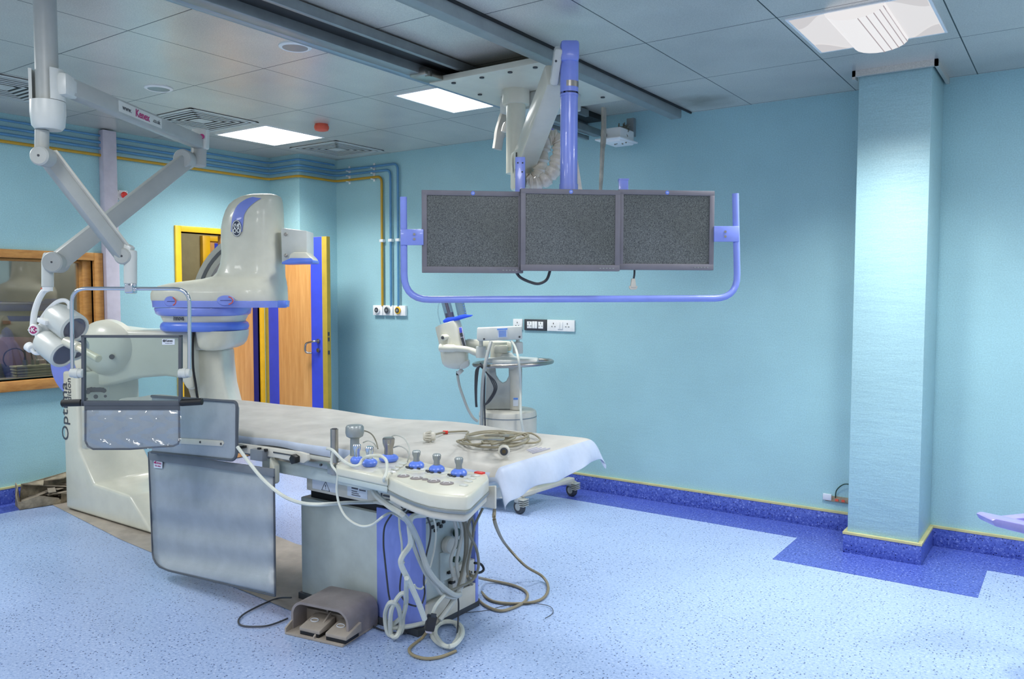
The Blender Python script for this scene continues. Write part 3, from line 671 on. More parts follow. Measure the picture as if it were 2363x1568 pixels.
def joint(px, py, d, r, t_=.09):
    b = B(); g = D(px, py, d); b.cyl(g-FH*t_/2, g+FH*t_/2, r, 28, bev=.006); part('joint_disc', b, 'armgrey', root)
    b = B(); b.cyl(g-FH*(t_/2+.002), g-FH*(t_/2), .005, 8); part('joint_screw', b, 'dark', root)
d1, d0 = 4.1, 4.6
joint(427, 368, d0, .052, .085); joint(130, 606, d1, .052, .085)
b = B(); p, q = D(428, 372, d0+.0), D(130, 607, d1); b.bar(p, q, .07, .086, upv=UP, bev=.012, h2=.092); part('spring_arm', b, 'armgrey', root)
zt = D(110, 590, d1); b = B(); b.bar(D(117, 585, d1), D(110, 612, d1), .05, .06, upv=FH, bev=.012); b.cyl(D(110, 602, d1), D(110, 663, d1), .028, 20, bev=.004); part('end_sleeve', b, 'offwhite', root)
b = B(); b.cyl(D(110, 660, d1), D(110, 672, d1), .024, 20); part('end_collar', b, 'white', root)
dA, dB = 3.4, 3.72
joint(100, 362, dA-.03, .040, .07); joint(289, 592, dB, .038, .07)
b = B(); b.cyl(D(97, 300, dA), D(96, 375, dA), .027, 20, bev=.003); part('elbow_sleeve', b, 'armgrey', root)
b = B(); p, q = D(108, 362, dA+.05), D(283, 590, dB); b.bar(p, q, .056, .066, upv=UP, bev=.01, h2=.062); part('spring_arm', b, 'armgrey', root)
b = B(); p, q = D(122, 348, dA+.05), D(292, 570, dB); b.bar(p, q, .05, .012, upv=UP, bev=.004); part('arm_cover', b, 'tan', root)
b = B(); b.bar(D(284, 575, dB), D(304, 584, dB), .06, .05, upv=FH, bev=.012); b.cyl(D(301, 578, dB), D(301, 656, dB), .028, 20, bev=.004); part('end_sleeve', b, 'offwhite', root)

# ================================================================ RADIATION SHIELD
ds = 3.72
q = lambda x, y, o=0.: D(x, y, ds+o)
root = thing('radiation_shield', 'hanging lead glass shield in a chrome hoop, with a pouch below', 'radiation shield', q(302, 665))
b = B(); b.bar(q(302, 654), q(302, 678), .04, .052, upv=FH, bev=.008); part('hoop_clamp', b, 'chrome', root)
b = B()
for y in (658, 670):
    for x in (293, 310): b.cyl(q(x, y, -.022), q(x, y, -.028), .006, 10)
part('clamp_bolt', b, 'chrome', root)
b = B(); b.tube(fillet([q(167, 852), q(165, 666), q(437, 667), q(437, 852)], .07, 7), .0085, 12); part('chrome_hoop', b, 'chrome', root)
for s, x0, x1 in ((-1, 192, 163), (1, 413, 440)):
    b = B(); b.cyl(q(x0, 862), q(x1, 861), .021, 20, bev=.003); b.cyl(q((x0*2+x1)/3, 862), q((x0+x1*2)/3, 861.5), .0235, 20); part('pivot_knob', b, 'offwhite', root)
b = B(); r = 5
for x0, y0, x1, y1 in ((186, 774, 418, 780), (186, 926, 418, 938), (187, 774, 194, 938), (411, 774, 418, 938)):
    b.prism([q(x0, y1), q(x1, y1), q(x1, y0), q(x0, y0)], FH*.022, .002)
part('glass_frame', b, 'rim', root)
b = B(); b.prism([q(193, 779, .008), q(412, 779, .008), q(412, 927, .008), q(193, 927, .008)], FH*.007); part('lead_glass', b, 'glass', root)
b = B(); b.prism([q(374, 796, .005), q(403, 796, .005), q(403, 783, .005), q(374, 783, .005)], FH*.002); st = part('maker_label', b, 'sticker', root)
b = B(); b.cyl(q(378.5, 787, .004), q(378.5, 787, .003), .006, 12); b.text('Kenex', q(390, 787, .004), RH, UP, .013, bold=.0005, ext=.0004); b.text('Lead glass shield', q(389, 792.5, .004), RH, UP, .005, ext=.0003); part('label_text', b, 'ink', st)
for x0, x1 in ((188, 143), (418, 467)):
    b = B(); b.cyl(q(x0, 930, .01), q(x1, 927 if x1 > 300 else 931, .01), .0165, 16, bev=.002); part('grip_handle', b, 'black', root)
# pouch below
o = [q(195, 938, .004), q(413, 938, .004), q(414, 1015, .004), q(411, 1025, .004), q(400, 1030, .004), q(300, 1037, .004), q(215, 1037, .004), q(203, 1031, .004), q(197, 1018, .004)]
b = B(); b.prism(o, FH*.006, .001); part('lead_flap', b, 'lead', root)
b = B(); b.prism([q(197, 938, -.001), q(412, 938, -.001), q(412, 946, -.001), q(197, 946, -.001)], FH*.004); part('flap_band', b, 'rim', root)
b = B(); b.tube([q(197, 938, .002)]+o[::-1][:7]+[q(413, 938, .002)], .0045, 8); part('flap_edging', b, 'rim', root)
b = B(); nx, nz = 30, 14; gv = []
for j in range(nz+1):
    for i in range(nx+1):
        x = 190+228*i/nx; y = 948+88*j/nz
        w = .010*math.sin(i*.8+math.sin(j*.8)*2)*math.sin(j*.65+.4)+.004*math.sin(i*2.1+j*1.7)
        gv.append(b.bm.verts.new(q(x, y, -.016+w)))
for j in range(nz):
    for i in range(nx): b.bm.faces.new([gv[j*(nx+1)+i], gv[j*(nx+1)+i+1], gv[(j+1)*(nx+1)+i+1], gv[(j+1)*(nx+1)+i]])
part('plastic_cover', b, 'clear', root, 'crinkled clear plastic cover', 60)

# ================================================================ EXAMINATION LAMP
dl = 4.12
q = lambda x, y, o=0.: D(x, y, dl+o)
root = thing('examination_lamp', 'white three-lobed examination lamp hanging before the window', 'lamp', q(110, 672))
b = B(); b.tube([q(110, 668), q(100, 674), q(88, 695), q(79, 725), q(76, 758)], .019, 10, 6, flat=(.9, .75)); part('yoke_arm', b, 'white', root)
b = B(); b.box(-.012, .012, -.004, .004, 0, .004, rot=Matrix.Translation(q(98, 667, -.015))); part('red_mark', b, 'red', root)
ax = (q(190, 800)-q(120, 765)); ax.normalize(); ax = (ax-FH*.45).normalized(); sv = FH
lobe = [(.03, -.005), (.062, .0), (.07, .03), (.074, .15), (.072, .165), (.06, .17), (.055, .16)]
for x, y, o, k in ((128, 728, .04, 1.05), (102, 787, .01, .95), (135, 775, .12, .9)):
    b = B(); b.lathe(q(x, y, o), ax, [(r*k, h) for r, h in lobe], 26); hd = part('lamp_lobe', b, 'offwhite', root)
    b = B(); b.lathe(q(x, y, o)+ax*.163, ax, [(.056*k, 0), (.05*k, .004)], 24); part('lens', b, 'lens', hd)
b = B(); b.prism(P2([(78, 755), (98, 735), (112, 742), (116, 775), (104, 802), (88, 805), (76, 790)], dl+.02), FH*.09, .02, 3); part('lamp_body', b, 'white', root)
b = B(); b.tube([q(92, 742), q(110, 716), (q(132, 697)), q(150, 694), q(160, 704), q(158, 724)], .012, 8, 6, flat=(.8, .9)); part('rear_handle', b, 'white', root)
b = B(); b.bar(q(91, 738, -.03), q(110, 746, -.05), .03, .025, bev=.005); part('switch_box', b, 'white', root)
b = B(); b.cyl(q(74, 806), q(63, 798, .01), .024, 18, bev=.004); b.tube([q(72, 806), q(80, 815), q(94, 814), q(100, 800)], .010, 8, 5); part('tilt_knob', b, 'white', root)
g = q(77, 762, -.03); b = B(); b.cyl(g, g+FH*.03, .028, 24, bev=.003); bd_ = part('badge_boss', b, 'white', root)
b = B(); b.cyl(g, g-FH*.003, .019, 24); part('badge', b, 'magenta', bd_)
b = B(); b.text('K', g-FH*.0045, RH, UP, .03, bold=.001, ext=.0006); b.bar(g-FH*.004-RH*.026, g-FH*.004-RH*.012, .002, .006); b.bar(g-FH*.004+RH*.012, g-FH*.004+RH*.026, .002, .006); part('badge_letter', b, 'white', bd_)
a = q(160, 792, -.08); c = q(172, 797, -.10)
b = B(); b.cyl(q(152, 788, -.06), q(182, 803, -.11), .026, 18, bev=.005); hb = part('handle_boss', b, 'cream', root)
b = B(); b.cyl(q(176, 800, -.1), q(228, 829, -.2), .0165, 18, r2=.0195, bev=.004); part('focus_handle', b, mat('ivory grip', (226, 218, 190), .4), root)
# ================================================================ C-ARM GANTRY
YF = -2.70
def gp(x, y, Y=YF): return yp(x, y, Y)
root = thing('angiography_c_arm', 'cream floor mounted angiography C-arm with blue banded detector', 'x-ray machine', (.9, -2.4, 0))
pr = [gp(x, y) for x, y in ((152, 1160), (154, 905), (180, 905), (181, 1038), (216, 1118), (298, 1145), (352, 1258))]
x0 = pr[0].x; zb0 = .012
prof = [V((x0, YF, zb0)), V((x0, YF, pr[1].z)), V((1.06, YF, pr[1].z)), V((1.06, YF, .50)), pr[3], pr[4], pr[5], V((pr[6].x+.02, YF, zb0))]
prof = [V((x0, YF, zb0)), V((x0, YF, 1.0)), V((pr[3].x, YF, 1.0)), V((pr[3].x, YF, pr[3].z)), pr[4], pr[5], V((pr[6].x, YF, zb0))]
b = B(); b.prism(prof, V((0, .46, 0)), .02, 3); part('base_foot', b, 'cream', root)
b = B(); b.box(x0+.02, .73, YF+.02, YF+.24, .42, 1.0, .03, 3); part('base_column', b, 'cream', root)
b = B(); b.box(x0-.02, pr[6].x+.03, YF+.03, YF+.43, .002, .014); part('base_gasket', b, 'dark', root)
b = B(); g = gp(153, 948); o = V((x0+.055, YF-.0015, .79)); b.text('Optima', V((x0+.028, YF-.002, gp(152, 950).z)), UP, V((-1, 0, 0)), .125, ext=.001, sx=1.1); b.text('edition', V((x0+.095, YF-.002, gp(160, 905).z)), UP, V((-1, 0, 0)), .08, ext=.001, sx=.9); part('lettering', b, 'ink', root)
dg = 5.85
q = lambda x, y, o=0.: D(x, y, dg+o)
sg = FPX/dg
# hub, blue rotation ring and offset arm
b = B(); b.cyl(q(186, 842, .05), q(172, 844, .0), .25, 40, bev=.02); b.cyl(q(178, 844, .08), q(156, 851, .02), .22, 40, bev=.03); part('rotation_ring', b, 'lav', root)
arc = [(238+72*math.cos(a), 824-70*math.sin(a)) for a in [PI/2+PI*i/16 for i in range(17)]]
out = [(445, 765), (448, 898), (432, 902), (421, 884), (405, 872), (380, 869), (310, 874), (280, 884)]
b = B(); b.prism(P2([(300, 762)]+arc+out[::-1], dg-.12), FH*.30, .035, 3, 40); part('offset_arm', b, 'cream', root)
b = B(); g = q(245, 802, -.10); b.lathe(g, -FH, [(.20, -.05), (.195, .02), (.16, .06), (.09, .085), (.001, .09)], 32); part('hub_dome', b, 'cream', root)
b = B(); b.cyl(q(258, 824, -.20), q(258, 824, -.185), .018, 16); part('dome_plug', b, 'dark', root)
b = B(); g = q(225, 752, -.02); b.lathe(g, (0, 0, 1), [(.03, -.02), (.028, .006)], 16); part('red_button', b, 'orange', root)
b = B()
for x, y, r in ((203, 905, .016), (240, 902, .016), (221, 916, .015), (243, 915, .01), (200, 921, .008)): b.cyl(q(x, y, -.24), q(x, y, -.2), r, 12)
for i in range(5): b.bar(q(206+i*7, 895, -.2), q(209+i*6, 905, -.2), .02, .03)
part('cable_ports', b, 'dark', root)
# carrier column behind the table
ow = [(445, 805), (512, 805), (514, 840), (520, 890), (531, 935), (560, 1010), (470, 1010), (458, 930), (449, 880)]
b = B(); b.prism(P2(ow, dg-.02), FH*.28, .03, 3, 40); part('carrier_column', b, 'cream', root)
b = B(); b.prism(P2([(444, 762), (520, 762), (520, 803), (512, 809), (444, 809)], dg-.08), FH*.34, .012, 2); part('carrier_collar', b, 'offwhite', root)
b = B()
cs = [(762, 467, 563), (775, 467, 563), (788, 468, 560), (797, 470, 553), (803, 476, 540), (806, 486, 525)]
def sup(xl, xr, y, dep, o=0., n=36, e=3.2):
    c = q((xl+xr)/2, y, o); a = (xr-xl)/2/sg; r = []
    for k in range(n):
        t_ = 2*PI*k/n; ct, st = math.cos(t_), math.sin(t_)
        r.append(c+RH*(a*math.copysign(abs(ct)**(2/e), ct))+FH*(dep*math.copysign(abs(st)**(2/e), st)))
    return r
b.rings([sup(l, r_, y, .24*(1-.06*i), .0) for i, (y, l, r_) in enumerate(cs)]); part('tube_cover', b, 'cream', root)
b = B(); b.tube([q(447, 762, -.14), q(445, 800, -.12), q(446, 850, -.12), q(452, 890, -.11), q(455, 915, -.1), q(462, 935, -.05)], .008, 8, 6); part('black_cable', b, 'black', root)
b = B(); b.bar(q(443, 895, .1), q(452, 925, .1), .05, .04, bev=.005); part('cable_bracket', b, 'tan', root)
# C arc behind the tower
cc = q(627, 702, .32); b = B(); rr = []
for i in range(19):
    a = math.radians(205-105*i/18); n_ = RH*math.cos(a)+UP*math.sin(a); p = cc+n_*.52
    rr.append([p-n_*.05-FH*.10, p+n_*.05-FH*.10, p+n_*.05+FH*.10, p-n_*.05+FH*.10])
b.rings(rr); arc_o = part('c_arc', b, 'armgrey', root)
b = B(); rr = []
for i in range(19):
    a = math.radians(203-102*i/18); n_ = RH*math.cos(a)+UP*math.sin(a); p = cc+n_*.52
    rr.append([p-n_*.012-FH*.104, p+n_*.012-FH*.104, p+n_*.012-FH*.09, p-n_*.012-FH*.09])
b.rings(rr); part('arc_groove', b, 'rim', arc_o)
# detector housing: loft of slices
sl = [(702, 368, 656, .27), (690, 364, 656, .275), (678, 364, 655.5, .275), (668, 368, 655, .27), (661, 380, 655, .26), (655, 405, 654, .245), (650, 440, 654, .23), (645, 478, 653, .215), (639, 500, 653, .205), (630, 509, 652.5, .20), (612, 516, 652, .195), (590, 519, 651.5, .19), (560, 518, 651, .19), (530, 518, 650, .19), (508, 522, 649.5, .188), (490, 528, 649, .185), (476, 536, 648, .18), (466, 547, 647, .17), (458, 561, 645.5, .155), (453, 577, 643, .13), (450.5, 593, 638, .095), (450, 606, 630, .05)]
b = B(); b.rings([sup(l, r_, y, dep, 0., 44, 3.6 if y > 640 else 3.0) for y, l, r_, dep in sl]); hs = part('detector_housing', b, 'cream', root, ang=50)
# blue inlay strip and emblem on the tower's rounded shoulder
def comp(x, y, dd): return PCX+(x-PCX)*(dg-dd)/dg, 684+(y-684)*(dg-dd)/dg
def shell(x, y, lift=.004):
    xx, yy = x, y
    for _ in range(4): p, dd = shell0(xx, yy, lift); xx, yy = comp(x, y, dd)
    return shell0(xx, yy, lift)[0]
def shell0(x, y, lift=.004):
    y = min(max(y, 450), 702)
    for i in range(len(sl)-1):
        if sl[i+1][0] <= y <= sl[i][0]:
            f_ = (sl[i][0]-y)/(sl[i][0]-sl[i+1][0]); l, r_, dep = [sl[i][k]*(1-f_)+sl[i+1][k]*f_ for k in (1, 2, 3)]; break
    e = 3.0; u = max(-1, min(1, (x-(l+r_)/2)/((r_-l)/2)))
    s_ = (1-abs(u)**e)**(1/e)
    return q(x, y)-FH*(dep*s_+lift), dep*s_+lift
L_ = spline([V((x, y, 0)) for x, y in ((533, 535), (534, 518), (537, 497), (548, 474), (569, 459), (588, 453.5))], 3)[:15]
R_ = spline([V((x, y, 0)) for x, y in ((559, 535), (561, 516), (564, 495), (575, 478), (592, 464), (607, 456))], 3)[:15]
b = B()
pts = []
rows = []
for (l, r_) in zip(L_, R_):
    rows.append([b.bm.verts.new(shell(l[0]+(r_[0]-l[0])*j/6, l[1]+(r_[1]-l[1])*j/6)) for j in range(7)])
for i in range(14):
    for j in range(6): b.bm.faces.new((rows[i][j], rows[i][j+1], rows[i+1][j+1], rows[i+1][j]))
part('blue_inlay', b, 'lav', hs)
ce = (546, 527)
def disc(rx, ry, lift):
    c = b.bm.verts.new(shell(ce[0], ce[1], lift)); v = [b.bm.verts.new(shell(ce[0]+rx*math.cos(2*PI*k/28), ce[1]-ry*math.sin(2*PI*k/28), lift)) for k in range(28)]
    for k in range(28): b.bm.faces.new((c, v[k], v[(k+1) % 28]))
b = B(); disc(11.5, 19.5, .007); em = part('emblem_disc', b, mat('navy emblem', (52, 64, 88), .4), hs)
b = B(); b.tube([shell(ce[0]+10*math.cos(2*PI*k/28), ce[1]-17.6*math.sin(2*PI*k/28), .010) for k in range(28)], .003, 6, closed=True)
sp = [lambda t_, s=s: (ce[0]+s[0]+s[2]*math.cos(t_), ce[1]+s[1]-s[3]*math.sin(t_)) for s in ((-4.2, 5.5, 3.0, 4.6), (4.2, 5.0, 3.0, 4.6))]
for fn in sp: b.tube([shell(*fn(2*PI*k/16), .010) for k in range(16)], .0034, 6, closed=True)
b.tube([shell(ce[0]+x, ce[1]+y, .010) for x, y in ((-2, 0), (-5.5, -2), (-6, -7), (-3, -10), (-1.5, -7), (-3.5, -4.5))], .0034, 6, 4)
b.tube([shell(ce[0]+x, ce[1]+y, .010) for x, y in ((1, -1), (2, -7), (5, -11), (6, -8), (3, -6), (5.5, -4), (5, -1), (2, 0))], .0034, 6, 4)
part('emblem_script', b, 'white', em)
# blue bands beneath
b = B(); b.rings([sup(369, 658, 694, .285, 0, 44, 4), sup(370, 658, 698, .287, 0, 44, 4), sup(371, 657, 709, .285, 0, 44, 4)]); bb = part('blue_band', b, 'lav', root, ang=50)
b = B()
for x, y, o_, rx in ((395, 696, -.252, .040), (522, 694, -.275, .058)):
    b = B(); b.lathe(q(x, y, o_), -FH, [(.036, -.05), (.036, .02), (.031, .028), (.002, .029)], 26, sx=rx/.036, xv=RH); bs = part('band_boss', b, 'lav', root)
    b = B(); g = q(x, y, o_-.03)
    b.bar(g-RH*rx*.7, g+RH*rx*.6, .003, .003); b.bar(g+RH*rx*.35-UP*.03, g+RH*rx*.35+UP*.03, .003, .004)
    part('boss_line', b, 'navy', bs)
    b = B(); b.tube([g+RH*(rx*.8*math.cos(-1.2+2.4*k/8))+UP*(math.sin(-1.2+2.4*k/8)*.028) for k in range(9)], .0035, 6); part('boss_mark', b, 'orange', bs)
b = B(); b.prism(P2([(640, 694), (660, 694), (661, 704), (657, 711), (640, 711)], dg-.29), FH*.05, .004); part('band_corner', b, 'blue', root)
b = B(); b.rings([sup(371, 572, 710, .285, 0, 44, 2.8), sup(370, 572, 713, .288, 0, 44, 2.8), sup(374, 570, 724, .285, 0, 44, 2.8), sup(380, 564, 728, .27, 0, 44, 2.8)]); part('collision_ring', b, 'lav', root, ang=50)
b = B(); b.rings([sup(382, 566, 726, .26, 0, 44, 2.8), sup(388, 559, 742, .235, 0, 44, 2.8), sup(390, 556, 750, .23, 0, 44, 2.8)]); cn = part('detector_cone', b, 'cream', root)
b = B()
def cone(x, y, lift):
    xx, yy = x, y
    for _ in range(4): p, dd = cone0(xx, yy, lift); xx, yy = comp(x, y, dd)
    return cone0(xx, yy, lift)[0]
def cone0(x, y, lift):
    y = min(max(y, 726.5), 749)
    rows = ((726, 382, 566, .26), (742, 388, 559, .235), (750, 390, 556, .23))
    A, C_ = (rows[0], rows[1]) if y < 742 else (rows[1], rows[2]); f_ = (y-A[0])/(C_[0]-A[0]); l, r_, dep = [A[k]*(1-f_)+C_[k]*f_ for k in (1, 2, 3)]
    u = max(-1, min(1, (x-(l+r_)/2)/((r_-l)/2))); dd = dep*(1-abs(u)**2.8)**(1/2.8)+lift; return q(x, y)-FH*dd, dd
b.text('innova', (0, 0, 0), (1, 0, 0), (0, 1, 0), 1., ext=.0, bold=.025)
for v_ in b.bm.verts: v_.co = cone(412+v_.co.x*9.4, 735-v_.co.y*16, .006)
part('lettering', b, 'dark', cn)
b = B(); b.rings([sup(388, 560, 742, .25, 0, 44, 2.8), sup(384, 565, 746, .262, 0, 44, 2.8), sup(382, 567, 753, .268, 0, 44, 2.8), sup(384, 565, 760, .262, 0, 44, 2.8), sup(390, 558, 763, .25, 0, 44, 2.8)]); part('collision_ring', b, 'blue', root, ang=50)
# bracket box on the right of the tower
b = B(); b.prism(P2([(648, 526), (708, 533), (709, 605), (650, 607)], dg-.13), FH*.20, .008); bk_ = part('side_box', b, 'offwhite', root)
b = B(); b.prism(P2([(668, 588), (676, 582), (706, 582), (722, 598), (722, 605), (664, 603)], dg-.2), FH*.16, .012, 3); part('handle_cap', b, 'cream', bk_)
b = B(); b.prism(P2([(670, 596), (718, 596), (723, 603), (721, 608), (650, 610), (650, 605)], dg-.21), FH*.18, .004); part('handle_base', b, 'blue', bk_)
b = B()
for y in (541, 590): b.cyl(q(659, y, -.13), q(659, y, -.142), .012, 12, bev=.003)
part('bolt', b, 'steel', bk_)

# floor plate under the machine
FP = [zp(x, y, .003) for x, y in ((42, 1150), (308, 1252), (672, 1398), (730, 1370), (770, 1230), (640, 1275), (420, 1150), (160, 1085))]
FP = [V((.06, -2.66, .0018)), V((1.55, -2.86, .0018)), V((3.35, -3.0, .0018)), V((3.34, -2.28, .0018)), V((2.5, -2.28, .0018)), V((2.0, -2.2, .0018)), V((.06, -2.15, .0018))]
b = B(); b.prism(FP, V((0, 0, .0015))); struct('trim_11', b, 'plate')
g0 = zp(88, 1140, 0); g0.x = .17; g0.y = -2.62
t_ = thing('debris_box', 'torn soiled cardboard box full of scraps by the left skirting', 'box', (g0.x+.06, g0.y, 0))
b = B(); c = g0
def dp(x, y, z): return V((c.x+x, c.y+y, z))
b.prism([dp(-.06, -.24, .004), dp(.10, -.28, .004), dp(.16, -.02, .004), dp(.14, .16, .004), dp(-.04, .18, .004)], V((0, 0, .02)))
b.prism([dp(.10, -.28, .004), dp(.16, -.02, .004), dp(.17, -.04, .05), dp(.13, -.16, .085), dp(.11, -.29, .06)], V((-.008, .002, 0)))
b.prism([dp(.16, -.02, .004), dp(.14, .16, .004), dp(.16, .15, .07), dp(.18, .06, .05), dp(.17, -.02, .08)], V((-.008, .002, 0)))
b.prism([dp(.14, .16, .004), dp(-.04, .18, .004), dp(-.05, .2, .17), dp(.06, .2, .12), dp(.15, .18, .1)], V((0, -.008, 0)))
b.prism([dp(-.06, -.24, .004), dp(.10, -.28, .004), dp(.09, -.30, .11), dp(.0, -.25, .15), dp(-.05, -.24, .17)], V((0, .008, 0)))
b.prism([dp(-.05, -.22, .004), dp(-.04, .18, .004), dp(-.05, .15, .19), dp(-.05, -.2, .15)], V((.008, 0, 0)))
b.prism([dp(-.05, .15, .18), dp(.02, .19, .2), dp(.06, .05, .16), dp(-.03, -.06, .15)], V((0, 0, .006)))
b.prism([dp(-.04, -.2, .15), dp(.04, -.24, .17), dp(.07, -.1, .14), dp(-.03, -.05, .155)], V((0, 0, .006)))
part('carton', b, 'rubbish', t_)
b = B()
for k in range(24):
    a, z = random.uniform(0, 6.3), random.uniform(.02, .11); x, y = random.uniform(.0, .12), random.uniform(-.18, .14); l = random.uniform(.05, .11)
    b.bar(dp(x-l*math.cos(a), y-l*math.sin(a), z), dp(x+l*math.cos(a), y+l*math.sin(a), z+random.uniform(-.02, .04)), .05, .004)
part('scraps', b, mat('pale scraps', (150, 140, 124), .8, var=.2), t_)

# ================================================================ PATIENT TABLE
TZ = .80
root = thing('examination_table', 'long cantilever angiography table on a blue and grey pedestal', 'table', (3.65, -2.64, 0))
px0, px1, py0, py1 = 3.23, 4.02, -2.86, -2.42
b = B(); b.box(px0, 3.765, py0+.005, py1-.005, .03, .525, .006); part('pedestal_panel', b, 'panel', root)
b = B(); b.prism([V((3.765, py0, .03)), V((3.98, py0-.004, .03)), V((4.02, py0+.03, .03)), V((4.02, py0+.06, .03)), V((4.0, py0+.06, .03)), V((3.99, py0+.02, .03)), V((3.765, py0+.012, .03))], V((0, 0, .525)), .003); part('blue_cladding', b, 'lav', root)
b = B(); b.prism([V((3.765, py1, .03)), V((4.03, py1, .03)), V((4.035, py1-.03, .03)), V((4.0, py1-.03, .03)), V((3.765, py1-.012, .03))], V((0, 0, .525)), .003); part('blue_cladding', b, 'lav', root)
b = B(); b.box(3.765, 4.0, py0+.02, py1-.02, .03, .52, .004); part('end_panel', b, 'panel', root)
b = B(); b.box(px0-.01, 4.03, py0-.01, py1+.01, 0.0, .035, .003); part('plinth', b, 'dark', root)
b = B(); b.box(4.0, 4.035, py0+.05, py1-.03, .03, .13, .004); b.box(4.0, 4.03, -2.62, py1-.03, .14, .25, .004); part('terminal_box', b, 'tan', root)
b = B(); b.box(4.0, 4.012, py0+.03, -2.66, .14, .5, .003); b.box(4.0, 4.02, -2.70, -2.56, .2, .34, .004); part('service_cover', b, 'panel', root)
b = B()
for y, z, r in ((-2.58, .41, .022), (-2.58, .355, .022), (-2.575, .28, .016), (-2.60, .285, .014)): b.cyl((4.012, y, z), (4.03, y, z), r, 14, bev=.003)
part('connector', b, 'greenblk', root)
b = B(); b.cyl((4.012, -2.65, .37), (4.045, -2.65, .37), .04, 20, bev=.006); part('cable_gland', b, 'tan', root)
for y, z in ((-2.75, .475), (-2.73, .455), (-2.71, .48), (-2.69, .465), (-2.67, .482)):
    b = B(); b.box(4.0, 4.02, y-.008, y+.008, z-.006, z+.008); part('terminal', b, 'black', root)
for y, z in ((-2.64, .235), (-2.62, .18), (-2.57, .215), (-2.52, .18), (-2.49, .19)):
    b = B(); b.box(4.012, 4.034, y-.014, y+.014, z-.005, z+.005); part('terminal', b, 'black', root)
b = B(); b.box(px0+.05, 3.99, py0+.03, py1-.03, .52, .60); part('bellows', b, 'black', root)
b = B(); b.box(3.385, 4.24, -2.95, -2.33, .60, .685, .006); ub = part('drive_box', b, 'tan', root)
b = B()
for x0, x1, z0, z1, in ((3.43, 3.60, .615, .665), (3.67, 3.80, .615, .665)): b.box(x0, x1, -2.952, -2.949, z0, z1)
part('rating_label', b, 'sticker', ub)
b = B(); tcx, tcz = 3.525, .637
b.tube([V((tcx-.028, -2.953, tcz-.02)), V((tcx+.028, -2.953, tcz-.02)), V((tcx, -2.953, tcz+.024))], .002, 6, closed=True)
b.text('!', V((tcx, -2.954, tcz-.003)), (1, 0, 0), UP, .03, ext=.0005)
b.box(3.70, 3.74, -2.954, -2.951, .652, .662); b.box(3.75, 3.79, -2.954, -2.951, .65, .655)
for k in range(3): b.box(3.70, 3.735+.01*k, -2.954, -2.951, .640-.009*k, .643-.009*k)
b.box(3.885, 3.892, -2.954, -2.951, .625, .66); b.box(3.90, 3.975, -2.954, -2.951, .645, .652); b.box(3.90, 3.985, -2.954, -2.951, .632, .635)
part('label_print', b, 'ink', ub)
b = B(); b.box(3.15, 4.32, -3.03, -2.25, .682, .745, .01); part('longitudinal_carriage', b, 'panel', root)
def tap(x):            # the table narrows towards the head end
    f_ = min(1, max(0, (x-1.42)/1.35)); return .17+.215*(f_**.8)
def plan(off, x0, x1, n=14): 
    xs = [x0+(x1-x0)*(k/n)**1.6 for k in range(n+1)]
    return [(x, -2.62-tap(x)-off) for x in xs]+[(x, -2.62+tap(x)+off) for x in xs[::-1]]
b = B(); b.prism([V((x, y, .742)) for x, y in plan(.02, 1.40, 4.42)], V((0, 0, .058)), .012, 2, 40); part('table_top', b, 'offwhite', root)
for ya, yb, yc_ in ((-3.065, -3.05, -3.02), (-2.20, -2.185, -2.225)):
    b = B(); b.box(2.95, 4.52, ya, yb, .755, .79, .003)
    for x in (3.1, 3.65, 4.3): b.box(x-.02, x+.02, min(yb, yc_)-.002, max(ya, yc_)+.002, .762, .784)
    part('side_rail', b, 'steel', root)
b = B()
for x in (3.62, 3.70): b.cyl((x, -3.066, .772), (x, -3.069, .772), .006, 10)
part('rail_screw', b, 'dark', root)
g = lambda x, y: yp(x, y, -3.07)
b = B(); b.prism([g(1096, 1126), g(1142, 1122), g(1142, 1176), g(1100, 1168)], V((0, .012, 0)), .003); part('end_bracket', b, 'tan', root)
b = B(); p = g(1118, 1132); b.cyl(p+V((0, -.025, 0)), p, .022, 18, bev=.004); part('clamp_knob', b, 'brass', root)
# upright stainless post socketed on the rail
b = B(); p = yp(774, 1060, -3.08); zt = yp(774, 990, -3.08).z
t_ = thing('rail_post', 'short stainless steel post standing upright from the table rail', 'post', (p.x, -3.085, .75))
b.cyl((p.x, -3.085, .745), (p.x, -3.085, zt), .0175, 24, bev=.001); part('tube', b, 'steel', t_)
b = B(); b.cyl((p.x, -3.085, zt-.002), (p.x, -3.085, zt+.002), .012, 16); part('bore', b, 'dark', t_)
b = B(); b.box(p.x-.022, p.x+.022, -3.11, -3.045, .75, .80, .004); part('clamp', b, 'steel', t_)

